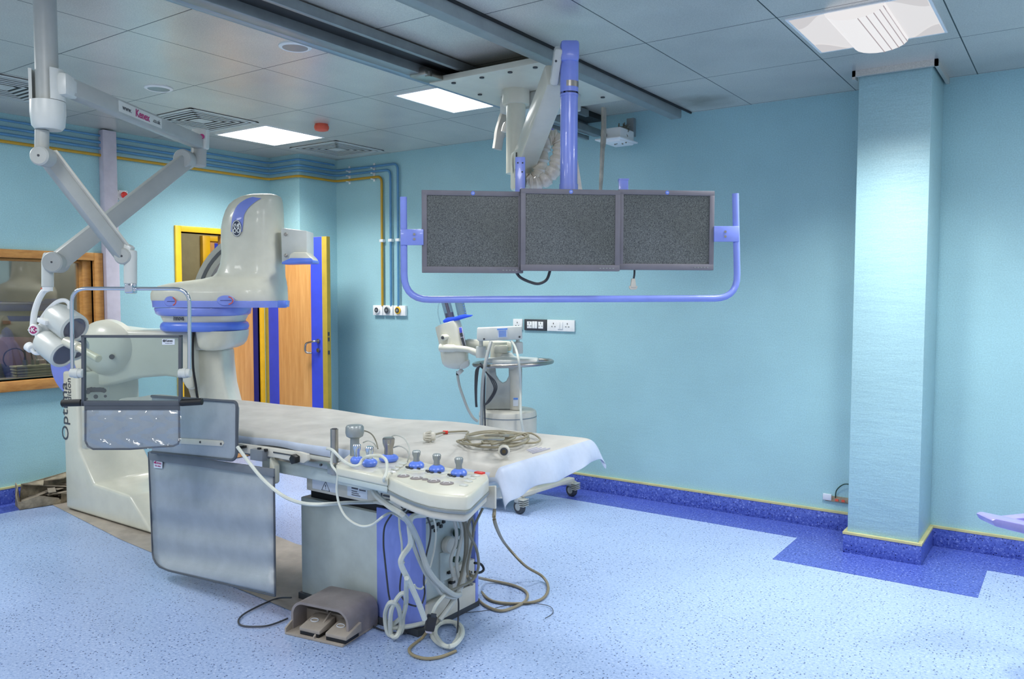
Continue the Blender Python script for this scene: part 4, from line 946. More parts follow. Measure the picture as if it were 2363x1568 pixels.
# mattress and sheet
def tz(u, v):   # wavy top of the covered mattress; u along X 0..1, v across 0..1
    return .872-.018*math.exp(-((u-.55)/.12)**2)+.004*math.sin(u*23+v*3)+.003*math.sin(v*11+u*5)
def hw(u): return tap(1.42+3.13*u)
b = B(); b.prism([V((x, y, .80)) for x, y in plan(-.012, 1.42, 4.52)], V((0, 0, .052)), .015, 3, 40); solo('mattress', b, 'mattress', (2.8, -2.62, .80), 'grey mattress lying on the table under the dusty sheet', 'mattress')
b = B(); nu, nv = 70, 26; X0, X1, Yc = 1.41, 4.545, -2.622
cross = []
for j in range(nv+1):
    v = j/nv
    cross.append(v)
gv = []
for i in range(nu+1):
    u = i/nu; x = X0+(X1-X0)*u; row = []
    drop = .062+.008*math.sin(u*19)
    prof = [(-hw(u)-.010, -drop), (-hw(u)-.014, -drop*.6), (-hw(u)-.008, -.022), (-hw(u)+.010, -.006)]
    prof += [(-hw(u)+.03+(2*hw(u)-.06)*k/14, 0) for k in range(15)]
    prof += [(hw(u)-.006, -.006), (hw(u)+.016, -.022), (hw(u)+.02, -drop*.7), (hw(u)+.016, -drop*1.1)]
    for (y, dz) in prof:
        v = (y+hw(u))/(2*hw(u)); row.append(b.bm.verts.new((x, Yc+y+.003*math.sin(u*31+y*9), tz(u, v)+dz+(.003*math.sin(u*41+y*40) if dz < -.01 else 0))))
    gv.append(row)
# end flap hanging over the near end
m = len(gv[0])
for k, (dx, z, sp_) in enumerate(((.02, .868, 1.0), (.038, .848, 1.0), (.052, .815, 1.01), (.062, .78, 1.02), (.068, .752, 1.03))):
    row = []
    for j, vtx in enumerate(gv[nu]):
        f_ = (vtx.co.y-Yc)/hw(1)
        zz = z+.008*math.sin(f_*6+k)*(k/4)
        if k >= 2: zz += .025*max(0, f_)**2*(k-1)/3
        xx = X1+dx*(1-.25*f_)+.012*math.sin(f_*9+k*.7)*(k/4)
        dzz = vtx.co.z-.872
        if abs(f_) > .98: zz = min(zz, .872+dzz*.7+ (z-.872))
        yy = Yc+(vtx.co.y-Yc)*sp_+(.016*k if f_ > .9 else 0)
        row.append(b.bm.verts.new((xx, yy, max(zz, .60))))
    gv.append(row)
for i in range(len(gv)-1):
    for j in range(m-1): b.bm.faces.new((gv[i][j], gv[i+1][j], gv[i+1][j+1], gv[i][j+1]))
bmesh.ops.recalc_face_normals(b.bm, faces=b.bm.faces[:])
sh = solo('bed_sheet', b, 'sheet', (2.8, -2.62, .87), 'dusty white sheet covering the mattress and hanging over its near end', 'sheet')
sh.data.materials.append(M['flap'])
for p_ in sh.data.polygons:
    if (p_.center.x+2.8 > 4.56) or (p_.center.z+.87 < .838): p_.material_index = 1
sm = sh.modifiers.new('thick', 'SOLIDIFY'); sm.thickness = .003; sm.offset = 1
sb = sh.modifiers.new('sub', 'SUBSURF'); sb.levels = 1; sb.render_levels = 2
b = B(); p = zp(1262, 1045, .872)
for k in range(4): b.box(4.49+.016*k, 4.494+.016*k, -2.68-.01*k, -2.60+.01*k, .8765-.001*k, .8785-.001*k)
lb = solo('sheet_print', b, mat('faded violet print', (160, 162, 192), .6), (4.43, -2.5, .875), 'faded violet printed lines near the end of the sheet', 'print')
lb.parent = sh; lb.location = lb.location-V(sh.location)
for k_ in ('label', 'category'): del lb[k_]
# ================================================================ LEAD CURTAIN ON THE TABLE RAIL
YC = -3.12
c = lambda x, y, o=0.: yp(x, y, YC+o)
root = thing('lead_curtain', 'grey lead curtain with an upper flap hung from the table rail', 'lead curtain', c(490, 1060))
top = [(340, 1044), (632, 1086)]; bot = [(350, 1300), (637, 1376)]
b = B(); nu, nv = 16, 30; gv = []
def ap(u, v):
    xt = 343+289*u; yt = 1044+42*u; xb = 354+281*u; yb = 1318+58*u
    x = xt+(xb-xt)*v; y = yt+(yb-yt)*v
    if v > .86: t_ = (v-.86)/.14; x += (1-u)*42*(1-math.sqrt(max(0, 1-t_*t_*.98)))
    return c(x, y, .011*math.sin(v*24+u*1.6)*(v**.6)-.03*max(0, v-.75)*4*.4+.01*math.sin(v*9+2))
for j in range(nv+1): gv.append([b.bm.verts.new(ap(i/nu, j/nv)) for i in range(nu+1)])
for j in range(nv):
    for i in range(nu): b.bm.faces.new((gv[j][i], gv[j+1][i], gv[j+1][i+1], gv[j][i+1]))
o = part('apron', b, 'lead', root); sm = o.modifiers.new('thick', 'SOLIDIFY'); sm.thickness = .006; sm.offset = -1
edge = [ap(0, j/nv) for j in range(nv+1)]+[ap(i/nu, 1) for i in range(1, nu+1)]+[ap(1, 1-j/nv) for j in range(1, nv+1)]
b = B(); b.tube(edge, .005, 8); part('edging', b, 'rim', root)
b = B(); b.prism([c(343, 1042, -.008), c(631, 1083, -.008), c(631, 1101, -.008), c(344, 1062, -.008)], V((0, .01, 0)), .001); part('top_band', b, 'leaddk', root)
b = B(); b.prism([c(355, 1080, -.006), c(374, 1082, -.006), c(374, 1067, -.006), c(355, 1064, -.006)], V((0, .003, 0))); lb = part('maker_label', b, 'sticker', root)
b = B(); b.text('Kenex', c(365, 1069, -.008), (1, 0, .02), UP, .022, ext=.0004); b.text('lead rubber', c(364, 1076, -.008), (1, 0, .02), UP, .012, ext=.0004); b.cyl(c(358, 1068, -.0085), c(358, 1068, -.006), .006, 10); part('label_text', b, 'magenta', lb)
pl = [c(x, y, -.03) for x, y in ((350, 915), (530, 927), (542, 931), (548, 942), (545, 1040), (540, 1056), (528, 1064), (350, 1044))]
b = B(); b.prism(pl, V((0, .012, 0)), .002); up_ = part('upper_flap', b, 'lead', root)
b = B(); b.tube(fillet(pl[:2]+[c(547, 928, -.03), c(546, 1064, -.03)]+[c(350, 1044, -.03)], .05, 6), .0075, 8); part('flap_edging', b, 'rim', up_)
b = B(); b.prism([c(405, 1011, -.034), c(513, 1018, -.034), c(516, 1024, -.034), c(512, 1031, -.034), c(405, 1024, -.034)], V((0, .006, 0)), .001); s_ = part('metal_strip', b, 'tan', up_)
b = B()
for x, y in ((462, 1021), (510, 1025)): b.cyl(c(x, y, -.037), c(x, y, -.033), .006, 8)
part('strip_screw', b, 'dark', s_)
b = B(); b.prism([c(548, 1024, .02), c(690, 1044, .02), c(708, 1049, .02), c(709, 1064, .02), c(700, 1070, .02), c(640, 1058, .02), (c(548, 1044, .02))], V((0, .02, 0)), .004); rb = part('rail_bracket', b, 'tan', root)
b = B(); b.prism([c(630, 1043, .016), c(676, 1051, .016), c(676, 1053, .016), c(630, 1046, .016)], V((0, .006, 0))); part('slot', b, 'dark', rb)
b = B(); p = c(686, 1059, .02); rr = []
b.prism([p+V((.024*math.cos(2*PI*k/10)*(1 if k % 2 else .8), -.03, .024*math.sin(2*PI*k/10)*(1 if k % 2 else .8))) for k in range(10)], V((0, .03, 0)), .003); part('star_knob', b, 'black', rb)
b = B(); b.prism([c(577, 1037, -.012), c(605, 1041, -.012), c(605, 1066, -.012), c(577, 1062, -.012)], V((0, .03, 0)), .002); part('hanger', b, 'leaddk', root)
b = B(); b.prism([c(622, 1056, .03), c(632, 1076, .03), c(632, 1115, .03), c(627, 1120, .03), c(621, 1086, .03)], V((0, .035, 0)), .004); part('side_stay', b, 'cream', root)
b = B()
for x, y in ((556, 1033), (562, 1032), (596, 1037), (611, 1040)): b.box(c(x, y).x-.008, c(x, y).x+.008, YC+.0, YC+.012, c(x, y).z-.006, c(x, y).z+.006)
part('clip', b, 'black', root)

# ================================================================ CONSOLES ON THE TABLE RAIL
def ktop(px, z): return [zp(x, y, z) for x, y in px]
def joystick(root, px, py, z, r=.034, capr=.019, caph=.05, mcap='rail', skirt='blue', lbl=None, base=True):
    g = zp(px, py, z)
    if base:
        b = B(); b.lathe(g, (0, 0, 1), [(r*1.5, -.004), (r*1.5, .002), (r*1.3, .005)], 28); part('joystick_plate', b, 'offwhite', root)
    b = B(); b.lathe(g, (0, 0, 1), [(r*.8, 0), (r, .008), (r*1.02, .016), (r*.85, .024), (r*.5, .030)], 28); j = part('joystick', b, skirt, root)
    b = B(); b.lathe(g, (0, 0, 1), [(capr*.75, .026), (capr*.7, .03+caph*.4), (capr*.95, .03+caph*.7), (capr, .03+caph), (capr*.8, .035+caph), (.003, .036+caph)], 22); part('joystick_cap', b, mcap, j)
    if base:
        b = B()
        for a in (-2.4, -1.9, -1.4, -.6): b.box(-.006, .006, -.004, .004, .005, .0105, rot=Matrix.Translation(g+V((math.cos(a)*r*1.2, math.sin(a)*r*1.2, 0))))
        part('plate_button', b, 'dark', root)
zt = .852
# right console with curved front
fr = [(893, 1100), (922, 1114), (955, 1127), (990, 1137), (1030, 1143), (1075, 1146)]
bk = [(1086, 1142), (1128, 1104), (1125, 1094), (1060, 1084), (965, 1064), (948, 1062)]
outl = ktop(fr+bk, zt)
root = thing('table_console', 'cream tableside control console with three blue ringed joysticks in a row', 'control console', zp(1010, 1110, .70))
b = B(); b.prism(outl, V((0, 0, -.055)), .009, 3, 40); cs_ = part('console_body', b, 'cream', root)
ins = [zp(1010, 1105, zt)+(p-zp(1010, 1105, zt))*1.01 for p in outl]
b = B(); b.prism([p-V((0, 0, .052)) for p in ins], V((0, 0, -.012)), .002); part('seam_skirt', b, 'rail', root)
b = B(); b.prism([zp(1010, 1105, zt)+(p-zp(1010, 1105, zt))*.96-V((0, 0, .062)) for p in outl], V((0, 0, -.035)), .012, 3, 40); part('underside', b, 'tan', root)
for x, y in ((961, 1082), (1008, 1091), (1059, 1100)): joystick(root, x, y, zt+.001, .031, .017, .038)
for x, y, rx, m in ((931, 1100, .023, 'bezel'), (961, 1105, .024, 'bezel'), (981, 1108, .012, 'bezel'), (1001, 1112, .025, 'bezel'), (1031, 1117, .026, 'bezel')):
    g = zp(x, y, zt); b = B(); b.lathe(g, (0, 0, 1), [(rx, -.002), (rx, .003), (rx*.85, .0045)], 24); k_ = part('round_button', b, mat('button taupe', (136, 130, 130), .5) if 'button taupe' not in bpy.data.materials else bpy.data.materials['button taupe'], root)
    if x in (931, 1031, 1001, 961): b = B(); b.tube([g+V((math.cos(a)*rx*.45, math.sin(a)*rx*.45, .0048)) for a in [i*.5 for i in range(9)]], .0016, 5); part('button_mark', b, 'white', k_)
for x, y, m in ((905, 1091, 'white'), (912, 1085, 'offwhite'), (921, 1078, 'offwhite'), (929, 1072, 'offwhite'), (1070, 1122, 'offwhite'), (1081, 1113, 'offwhite'), (1089, 1106, 'offwhite'), (1098, 1100, 'offwhite')):
    g = zp(x, y, zt); b = B(); b.box(g.x-.015, g.x+.015, g.y-.010, g.y+.010, zt-.002, zt+.006, .003); part('key', b, m, root)
g = zp(1107, 1093, zt); b = B(); b.box(g.x-.020, g.x+.020, g.y-.011, g.y+.011, zt-.002, zt+.006, .002); part('emergency_key', b, 'red', root, 'red emergency key')
g = lambda x, y: yp(x, y, -3.05)
b = B(); b.tube([zp(1085, 1150, .78), g(1090, 1158)+V((0, -.05, 0)), g(1110, 1140)+V((0, -.04, 0)), g(1122, 1136)], .014, 10, 5, flat=(1, .7)); part('grip_loop', b, 'offwhite', root)
# left console
outl = ktop([(775, 1072), (778, 1079), (895, 1103), (902, 1096), (948, 1062), (940, 1056), (830, 1036), (815, 1040)], zt)
root = thing('table_console', 'smaller cream tableside console with chrome stalks, left of the joystick console', 'control console', zp(860, 1070, .70))
b = B(); b.prism(outl, V((0, 0, -.036)), .008, 3, 40); part('console_body', b, 'cream', root)
cc_ = zp(860, 1070, zt)
b = B(); b.prism([cc_+(p-cc_)*.97-V((0, 0, .034)) for p in outl], V((0, 0, -.03)), .008, 3, 40); part('underside', b, 'panel', root)
joystick(root, 824, 1070, zt+.001, .027, .017, .045, 'chrome', base=False); joystick(root, 853, 1076, zt+.001, .031, .017, .045, 'chrome', base=False)
joystick(root, 897, 1065, zt+.001, .040, .026, .065, 'steel', base=False)
g = zp(819, 1052, zt); b = B(); b.lathe(g, (0, 0, 1), [(.021, -.01), (.020, .05), (.019, .075), (.036, .085), (.040, .10), (.039, .125), (.034, .132), (.003, .134)], 26); part('control_stalk', b, 'rail', root)
# thin leads looping over the consoles
def cab(label, pts, r, m, k=8, name='cable', group='loose cables around the table'):
    pts = [V(p) for p in pts]
    b = B(); b.tube(pts, r, 7, k); return solo(name, b, m, min(pts, key=lambda p: p.z), label, 'cable', group)
K = lambda x, y, o=0.: yp(x, y, -3.08+o)
F = lambda x, y, z=.008: zp(x, y, z)
E4 = lambda x, y, o=0.: xp(x, y, 4.075+o)
N = lambda x, y, o=0.: yp(x, y, -2.93+o)
W = lambda x, y, o=0.: yp(x, y, -3.30+o)
cab('thin grey lead arching from the tall chrome stalk down onto the sheet', [K(828, 1012, -.02), K(831, 998, .02), K(842, 995, .05), K(858, 1003, .05), K(868, 1020, .05), zp(872, 1036, .885)], .003, 'cable2')
cab('thin grey lead arching over the short chrome stalk onto the joystick console', [K(896, 1027, -.05), K(902, 1010), K(914, 1005), K(932, 1012), K(943, 1030), K(945, 1048, -.02), zp(940, 1067, .857)], .003, 'cable')
cab('low thin lead curling right of the tall chrome stalk', [K(838, 1022), K(850, 1018), K(862, 1023), zp(868, 1032, .885)], .003, 'cable')
cab('low thin lead curling right of the short chrome stalk', [K(906, 1034), K(922, 1030), K(937, 1037), zp(944, 1050, .885)], .003, 'cable')
cab('thick pale hose wandering across the left console between the joysticks', [W(755, 1036, .06), W(768, 1040), zp(790, 1062, .877), zp(812, 1075, .867), zp(828, 1074, .872), zp(838, 1060, .89), zp(852, 1053, .91), zp(880, 1054, .90), zp(892, 1066, .89), zp(892, 1090, .87), zp(886, 1106, .85), zp(888, 1116, .81)], .0065, 'ccream')
cab('pale lead looping off the left console and hanging before the pedestal', [W(768, 1042), W(765, 1072), W(779, 1095), W(777, 1130), W(783, 1165), W(800, 1195), W(830, 1214), W(858, 1212), W(885, 1192), N(905, 1185, -.1), N(935, 1203, -.08)], .0052, 'ccream')
cab('long pale hose from the curtain bracket sweeping under the table', [W(548, 1032), W(580, 1075), W(610, 1110), W(650, 1143), W(690, 1160), W(735, 1165), W(800, 1161, .15), N(860, 1160, -.03), N(920, 1158, -.03)], .008, 'ccream')
# thick trunk hoses at the pedestal end
cab('thick grey hose running down from under the left console past the pedestal', [W(858, 1122, .05), W(870, 1145, .03), W(900, 1170, .03), W(935, 1195), E4(965, 1250, .1), E4(985, 1310, .1), E4(1010, 1345, .1), E4(1045, 1372, .1), E4(1062, 1372, .1)], .0125, 'cable')
cab('thick pale hose bending under the joystick console down to the floor', [E4(1012, 1155, .1), E4(1008, 1178, .12), E4(985, 1188, .12), E4(955, 1192, .12), E4(945, 1210, .12), E4(947, 1255, .1), E4(928, 1285, .1), E4(926, 1305, .1), E4(945, 1345, .1), E4(965, 1390, .1), E4(980, 1430, .1)], .012, 'ccream')
cab('second thick grey hose crossing the first over the open pedestal end', [E4(945, 1215, .07), E4(958, 1270, .07), E4(985, 1330, .07), E4(1005, 1352, .08), E4(1020, 1372, .08), E4(1045, 1380, .09), E4(1060, 1375, .09)], .009, 'cable')
cab('coiled white hose standing in loops against the blue cladding', [E4(938, 1335, .12), F(936, 1395, .18), F(930, 1425, .1), F(925, 1460, .03), F(897, 1465, .02), F(889, 1420, .12), F(900, 1392, .2), F(918, 1400, .18), F(925, 1440, .07), F(915, 1470, .03), F(902, 1462, .03), F(903, 1410, .16), F(925, 1372, .24), F(938, 1380, .22), F(930, 1420, .12), F(905, 1443, .06), F(900, 1450, .05), F(945, 1446, .05), F(985, 1437, .05)], .0105, 'ccream', 8)
rg = []
for i in range(44):
    a = i*2*PI/20+.6; rr_ = 1+.06*math.sin(i*.9)
    rg.append(F(1033+31*math.cos(a)*rr_+(-4 if i < 22 else 3), 1463+29*math.sin(a)*rr_, .014+.010*(i//20)))
cab('pale hose coiled in a ring on the floor beside the pedestal end', rg, .0105, 'ccream', 3)
cab('beige cable lying in a wide loop on the floor in front of the coil', [E4(992, 1448, .03), F(975, 1472), F(952, 1490), F(944, 1502), F(955, 1514), F(985, 1521), F(1020, 1516), F(1052, 1503)], .007, mat('beige cable', (150, 138, 108), .5))
cab('dark grey cable dropping straight over the blue cladding', [N(905, 1186), N(888, 1215), N(885, 1255), N(889, 1300), N(896, 1365), N(900, 1390, -.0), N(903, 1445, -.03)], .0042, 'dark')
cab('white lead running down the blue cladding edge', [N(921, 1190), N(922, 1220), N(927, 1255), N(928, 1285), N(932, 1300, -.02)], .005, 'ccream')
cab('dark lead hanging low behind the white coils', [N(930, 1310), N(924, 1340), N(924, 1370), N(938, 1392), N(960, 1400)], .004, 'dark')
cab('black lead falling down the open pedestal end', [E4(986, 1195, -.02), E4(993, 1215, -.02), E4(992, 1245, -.02), E4(982, 1290, -.02), E4(978, 1340, .0), E4(980, 1370), E4(974, 1394)], .0042, 'dark')
cab('pale lead looping down the open pedestal end', [E4(1000, 1195), E4(1006, 1225), E4(1003, 1265), E4(995, 1300), E4(985, 1335), E4(975, 1358), E4(962, 1358), E4(956, 1350)], .0045, 'ccream')
for k, (pts, r, m, lab) in enumerate((
    ([(1030, 1172), (1045, 1195), (1053, 1225), (1052, 1255), (1043, 1280), (1040, 1300), (1046, 1330)], .009, 'cable', 'grey hose curving behind the green plugs, nearest them'),
    ([(1040, 1170), (1058, 1195), (1066, 1225), (1062, 1255), (1055, 1285), (1054, 1310), (1062, 1350)], .009, 'cable', 'grey hose curving beside the nearest one at the pedestal end'),
    ([(1052, 1172), (1072, 1205), (1076, 1240), (1075, 1280), (1068, 1320), (1055, 1365), (1030, 1410), (1003, 1440)], .012, 'cable2', 'thick warm grey hose slanting down to the black connector'),
    ([(1062, 1172), (1082, 1210), (1084, 1260), (1078, 1300), (1066, 1350), (1045, 1390), (1015, 1432)], .011, 'cable', 'thick grey hose outermost at the right of the pedestal end'),
    ([(1075, 1172), (1092, 1205), (1090, 1250), (1080, 1300), (1080, 1330), (1090, 1350)], .006, 'cable2', 'thin warm grey cable at the right edge of the pedestal'))):
    cab(lab, [E4(x, y, .03+.012*k) for x, y in pts], r, m)
cab('grey hose rising from the black connector to the hanging trunk hoses', [E4(995, 1425, .08), E4(1005, 1400, .09), E4(1025, 1375, .09)], .008, 'ccream')
cab('dark thin cable dropping from the hoses to the floor coil', [E4(1052, 1365, .05), E4(1058, 1390, .05), E4(1057, 1435, .05), F(1055, 1462, .02)], .004, 'dark')
cab('beige cable arcing from under the end bracket out over the floor and back', [xp(1141, 1178, 4.55), xp(1143, 1210, 4.6), F(1165, 1255, .22), F(1210, 1305, .10), F(1250, 1330, .03), F(1265, 1355), F(1255, 1380), F(1220, 1392), F(1165, 1393), F(1125, 1382), F(1100, 1350), E4(1082, 1320, .05)], .0075, mat('khaki cable', (140, 130, 104), .5))
cab('beige cable in the shorter inner floor loop right of the pedestal', [E4(1090, 1330, .06), F(1108, 1335, .06), F(1130, 1340, .015), F(1185, 1352), F(1215, 1368), F(1212, 1388), F(1180, 1405), F(1150, 1410), F(1115, 1395), F(1095, 1370), E4(1078, 1330, .08)], .0075, mat('olive beige cable', (146, 136, 112), .5))
cab('warm grey cable bowing out right of the pedestal edge', [E4(1098, 1172, .12), E4(1080, 1215, .1), E4(1086, 1240, .12), E4(1100, 1270, .12), E4(1104, 1310, .12), E4(1090, 1340, .1), E4(1060, 1355, .1), E4(1040, 1365, .1)], .0068, 'cable2')
cab('second warm grey cable rising to the end bracket', [E4(1114, 1174, .12), E4(1096, 1212, .12), E4(1094, 1225, .1)], .006, 'cable2')
cab('black cable end curling from the pedestal side', [E4(1095, 1300, .05), E4(1110, 1303, .05), E4(1116, 1315, .05), E4(1108, 1322, .05), E4(1096, 1321, .05)], .006, 'black')
cab('thin black cable looping over the floor left of the foot switch', [F(672, 1380, .06), F(640, 1382), F(600, 1398), F(560, 1420), F(550, 1437), F(565, 1446), F(610, 1446), F(640, 1438), F(664, 1428)], .0042, 'dark')
cab('thin black cable trailing from the foot switch to the pedestal', [F(858, 1445), F(885, 1456), F(925, 1462), F(960, 1456), F(985, 1448)], .0042, 'dark')
cab('thin dark wire straying over the floor right of the inner loop', [F(1070, 1415), F(1120, 1410), F(1170, 1398), F(1230, 1394), F(1268, 1400), F(1276, 1415), F(1258, 1428)], .0018, 'dark')
t_ = thing('black_connector', 'black rectangular multi-pin connector hanging by the floor coil', 'connector', E4(994, 1435, .09))
p = E4(994, 1437, .1); rt_ = Matrix.Translation(p) @ Matrix.Rotation(.9, 4, 'Z') @ Matrix.Rotation(.25, 4, 'Y')
b = B(); b.box(-.02, .02, -.018, .018, -.035, .03, .004, rot=rt_); part('shell', b, mat('black connector plastic', (40, 38, 40), .4), t_)
b = B(); b.box(-.013, .013, -.012, .012, -.045, -.033, .002, rot=rt_); part('plug_face', b, 'pinkgrey', t_)
b = B(); b.box(-.012, .012, -.02, -.012, .028, .045, .002, rot=rt_); part('clip', b, 'dark', t_)
# black cable bundle under the console
for k in range(5):
    cab('dark cable in the bundle under the joystick console, %s' % ('topmost', 'second from top', 'middle', 'second from bottom', 'bottom')[k], [E4(926+3*k, 1172+3*k, .04), E4(945, 1158+5*k, .06), E4(975, 1150+6*k, .06), E4(1004, 1150+6*k, .05)], .0055, ('dark', 'cable2', 'black', 'rail', 'black')[k], group='dark cables bundled under the console')
b = B(); g = E4(1058, 1170, .04); b.box(g.x-.01, g.x+.01, g.y-.012, g.y+.012, g.z-.03, g.z+.012, .002); solo('yellow_tag', b, mat('yellow tag', (214, 206, 40), .5), g, 'small yellow tag on the cables under the console end', 'tag', 'cable tags')
# coiled cable on the mattress
zs = .886
root = thing('coiled_cable', 'warm grey cable coiled on the sheet, with a round plug at each end', 'cable', zp(1150, 1015, zs))
pts = [zp(1004, 1003, zs+.012), zp(1030, 998, zs), zp(1078, 996, zs)]
for i in range(62):
    a = -2.6+i*2*PI/13.3; k = i/61; lp = i//13
    pts.append(zp(1142+14*lp*math.sin(lp*2.3)+(76-9*lp+10*math.sin(lp*3))*math.cos(a+.25*lp), 1014+3*math.sin(lp*1.9)+(19-2.5*lp)*math.sin(a), zs+.001+.022*k+.005*math.sin(i*1.3)))
pts += [zp(1215, 1000, zs+.01), zp(1245, 1012, zs), zp(1236, 1022, zs), zp(1180, 1024, zs), zp(1150, 1030, zs+.015), zp(1162, 1038, zs+.02)]
b = B(); b.tube(pts, .0048, 7, 4); part('lead', b, mat('khaki grey cable', (146, 140, 118), .5), root)
b = B(); ctr = [(1080, 1010), (1079, 980), (1090, 955), (1115, 940), (1140, 945), (1158, 965), (1162, 990), (1155, 1012)]
b.tube([zp(x, 1012+(y-1012)*.0+2*math.sin(x), zs+.004+(1012-y)*.0026) for x, y in ctr], .006, 7, 6); part('standing_loop', b, mat('khaki grey cable2', (146, 140, 118), .5), root)
b = B(); b.tube([zp(x, 1006, zs+(1008-y)*.0024) for x, y in ((1120, 1004), (1135, 980), (1155, 968), (1172, 975), (1170, 992), (1185, 1004))], .006, 7, 6); part('standing_loop', b, 'cable2', root)
g = zp(1163, 1042, zs+.026); ax = (C0-g).normalized(); ax = (V((ax.x, ax.y, .1))).normalized()
b = B(); b.cyl(g-ax*.05, g+ax*.012, .024, 24, bev=.003); pg = part('plug', b, 'tan', root)
b = B(); b.cyl(g+ax*.0125, g+ax*.016, .016, 20); part('socket_face', b, 'dark', pg)
b = B(); b.cyl(g+ax*.0165, g+ax*.02, .008, 14); part('socket_pin', b, 'brass', pg)
g = zp(992, 1008, zs+.02)
b = B(); b.cyl(g-RH*.03, g+RH*.025, .019, 16, bev=.004)
for k in range(12): a = 2*PI*k/12; b.bar(g-RH*.02+(UP*math.cos(a)+FH*math.sin(a))*.018, g+RH*.006+(UP*math.cos(a)+FH*math.sin(a))*.026, .008, .004)
part('plug', b, 'tan', root)
b = B(); g = zp(1028, 998, zs+.001); b.cyl(g-RH*.012, g+RH*.012, .009, 12); part('red_tape', b, 'red', root)

# ================================================================ FOOT SWITCH
A_, B_, C_ = zp(657, 1465, 0), zp(790, 1496, 0), zp(860, 1448, 0)
uX = (B_-A_); uX.z = 0; w = uX.length; uX.normalize(); uY = V((-uX.y, uX.x, 0)); dpth = .27
o = A_
root = thing('foot_switch', 'dusty mauve grey twin pedal foot switch under an arched guard', 'foot pedal', o+uX*w/2+uY*dpth/2)
def fs(u, v, z): return o+uX*u+uY*v+V((0, 0, z))
hh = .145
b = B(); b.prism([fs(0, 0, 0), fs(w, 0, 0), fs(w, dpth, 0), fs(0, dpth, 0)], V((0, 0, .012)), .003); part('base_plate', b, 'pedalt', root)
def arch(off, n=10):
    r = .065; pts = [(0+off, .012)]
    for k in range(n+1): a = PI-PI/2*k/n; pts.append((r+(r-off)*math.cos(a), hh-r+(r-off)*math.sin(a)))
    for k in range(n+1): a = PI/2-PI/2*k/n; pts.append((w-r+(r-off)*math.cos(a), hh-r+(r-off)*math.sin(a)))
    pts.append((w-off, .012)); return pts
po, pi_ = arch(0), arch(.012)
b = B(); v0 = .045
rows = []
for v in (v0, dpth):
    rows.append([fs(u, v-(.0 if z > .05 else .0), z) for u, z in po]+[fs(u, v, z) for u, z in pi_[::-1]])
b.rings(rows); part('guard', b, 'pedal', root)
b = B(); b.prism([fs(.0, .0, .012), fs(.0, .10, .012), fs(.0, .10, .08), fs(.0, .0, .03)], uX*.008); part('divider', b, 'pedalt', root); b = B(); b.prism([fs(w*.5, .0, .012), fs(w*.5, .12, .012), fs(w*.5, .12, .09), fs(w*.5, .0, .02)], uX*.008); part('divider', b, 'pedalt', root)
b = B(); b.prism([fs(.012, .14, .012), fs(w-.012, .14, .012), fs(w-.012, .14, .075), fs(.012, .14, .075)], uY*.02); part('rear_bar', b, 'pedalt', root)
for u0 in (.075, w*.5+.06):
    b = B(); b.prism([fs(u0, .01, .028), fs(u0, .01, .045), fs(u0, .125, .072), fs(u0, .125, .03)], uX*.115, .004); pd_ = part('pedal', b, 'pedalt', root)
    b = B(); b.prism([fs(u0+.004, .012, .012), fs(u0+.004, .012, .03), fs(u0+.004, .11, .03), fs(u0+.004, .11, .012)], uX*.105); part('pedal_spring_pad', b, 'black', pd_)
    b = B(); b.tube([fs(u0+.04+.02*math.cos(2*PI*k/12), .07+.012*math.sin(2*PI*k/12), .062+.012*math.sin(2*PI*k/12)*.24) for k in range(12)], .002, 5, closed=True); part('pedal_mark', b, 'sticker', pd_)
b = B(); g = fs(w*.4, .15, .075); b.cyl(g, g+V((0, 0, .022)), .012, 12); part('bolt', b, 'steel', root)
b = B()
for k in range(6): b.tube([fs(w*(.75-.02*k), .17, .03+.012*k), fs(w*(.6-.05*k), .2, .07), fs(w*(.45-.06*k), .26, .12-.02*k), fs(w*.3, .3, .04)], .004, 6, 5)
part('wires', b, 'dark', root)

# ================================================================ CONTRAST INJECTOR STAND
di = 5.9
q = lambda x, y, o=0.: D(x, y, di+o)
si = FPX/di
b0 = q(1172, 1130); b0.z = 0
root = thing('contrast_injector', 'cream contrast injector on a wheeled stand behind the table', 'injector', (b0.x, b0.y, 0))
pc = zp(1175, 1145, 0); pc = V((q(1172, 1000).x, q(1172, 1000).y, 0))
def W2(x, y, o=0.): return q(x, y, o)
ba = pc.copy()
wl = [zp(1199, 1186, 0), zp(1319, 1146, 0), None, None]
ctr_ = V((pc.x, pc.y, 0))
wl[2] = ctr_*2-wl[1]; wl[3] = ctr_*2-wl[0]; wl[2].z = wl[3].z = 0
b = B()
for p_ in wl: b.bar(ctr_+V((0, 0, .13)), V((p_.x, p_.y, .12)), .13, .05, bev=.01, w2=.07, h2=.04)
b.lathe(ctr_, (0, 0, 1), [(.22, .10), (.22, .15), (.2, .19)], 28); b.bar(wl[0]+V((0, 0, .135)), wl[1]+V((0, 0, .135)), .06, .03, bev=.006); part('wheel_base', b, 'tan', root)
for p_ in wl:
    ax_ = (RH*.75+FH*.65)
    b = B(); z0 = .05; g = V((p_.x, p_.y, z0)); b.cyl(g-ax_*.018, g+ax_*.018, .05, 24, bev=.006); cw = part('caster_wheel', b, 'dark', root)
    b = B(); b.cyl(g-ax_*.02, g+ax_*.02, .026, 20); part('wheel_hub', b, 'armgrey', cw)
    b = B(); b.bar(g+V((0, 0, .07)), g+V((0, 0, .03)), .05, .07, upv=ax_, bev=.01)
    for k in range(4): b.box(-.02, .02, -.035, .035, 0, .006, rot=Matrix.Translation(g+FH*-.03+RH*.03+V((0, 0, .012+.014*k))))
    part('caster_fork', b, 'armgrey', cw)
zd0, zd1 = q(1170, 1010).z, q(1170, 945).z
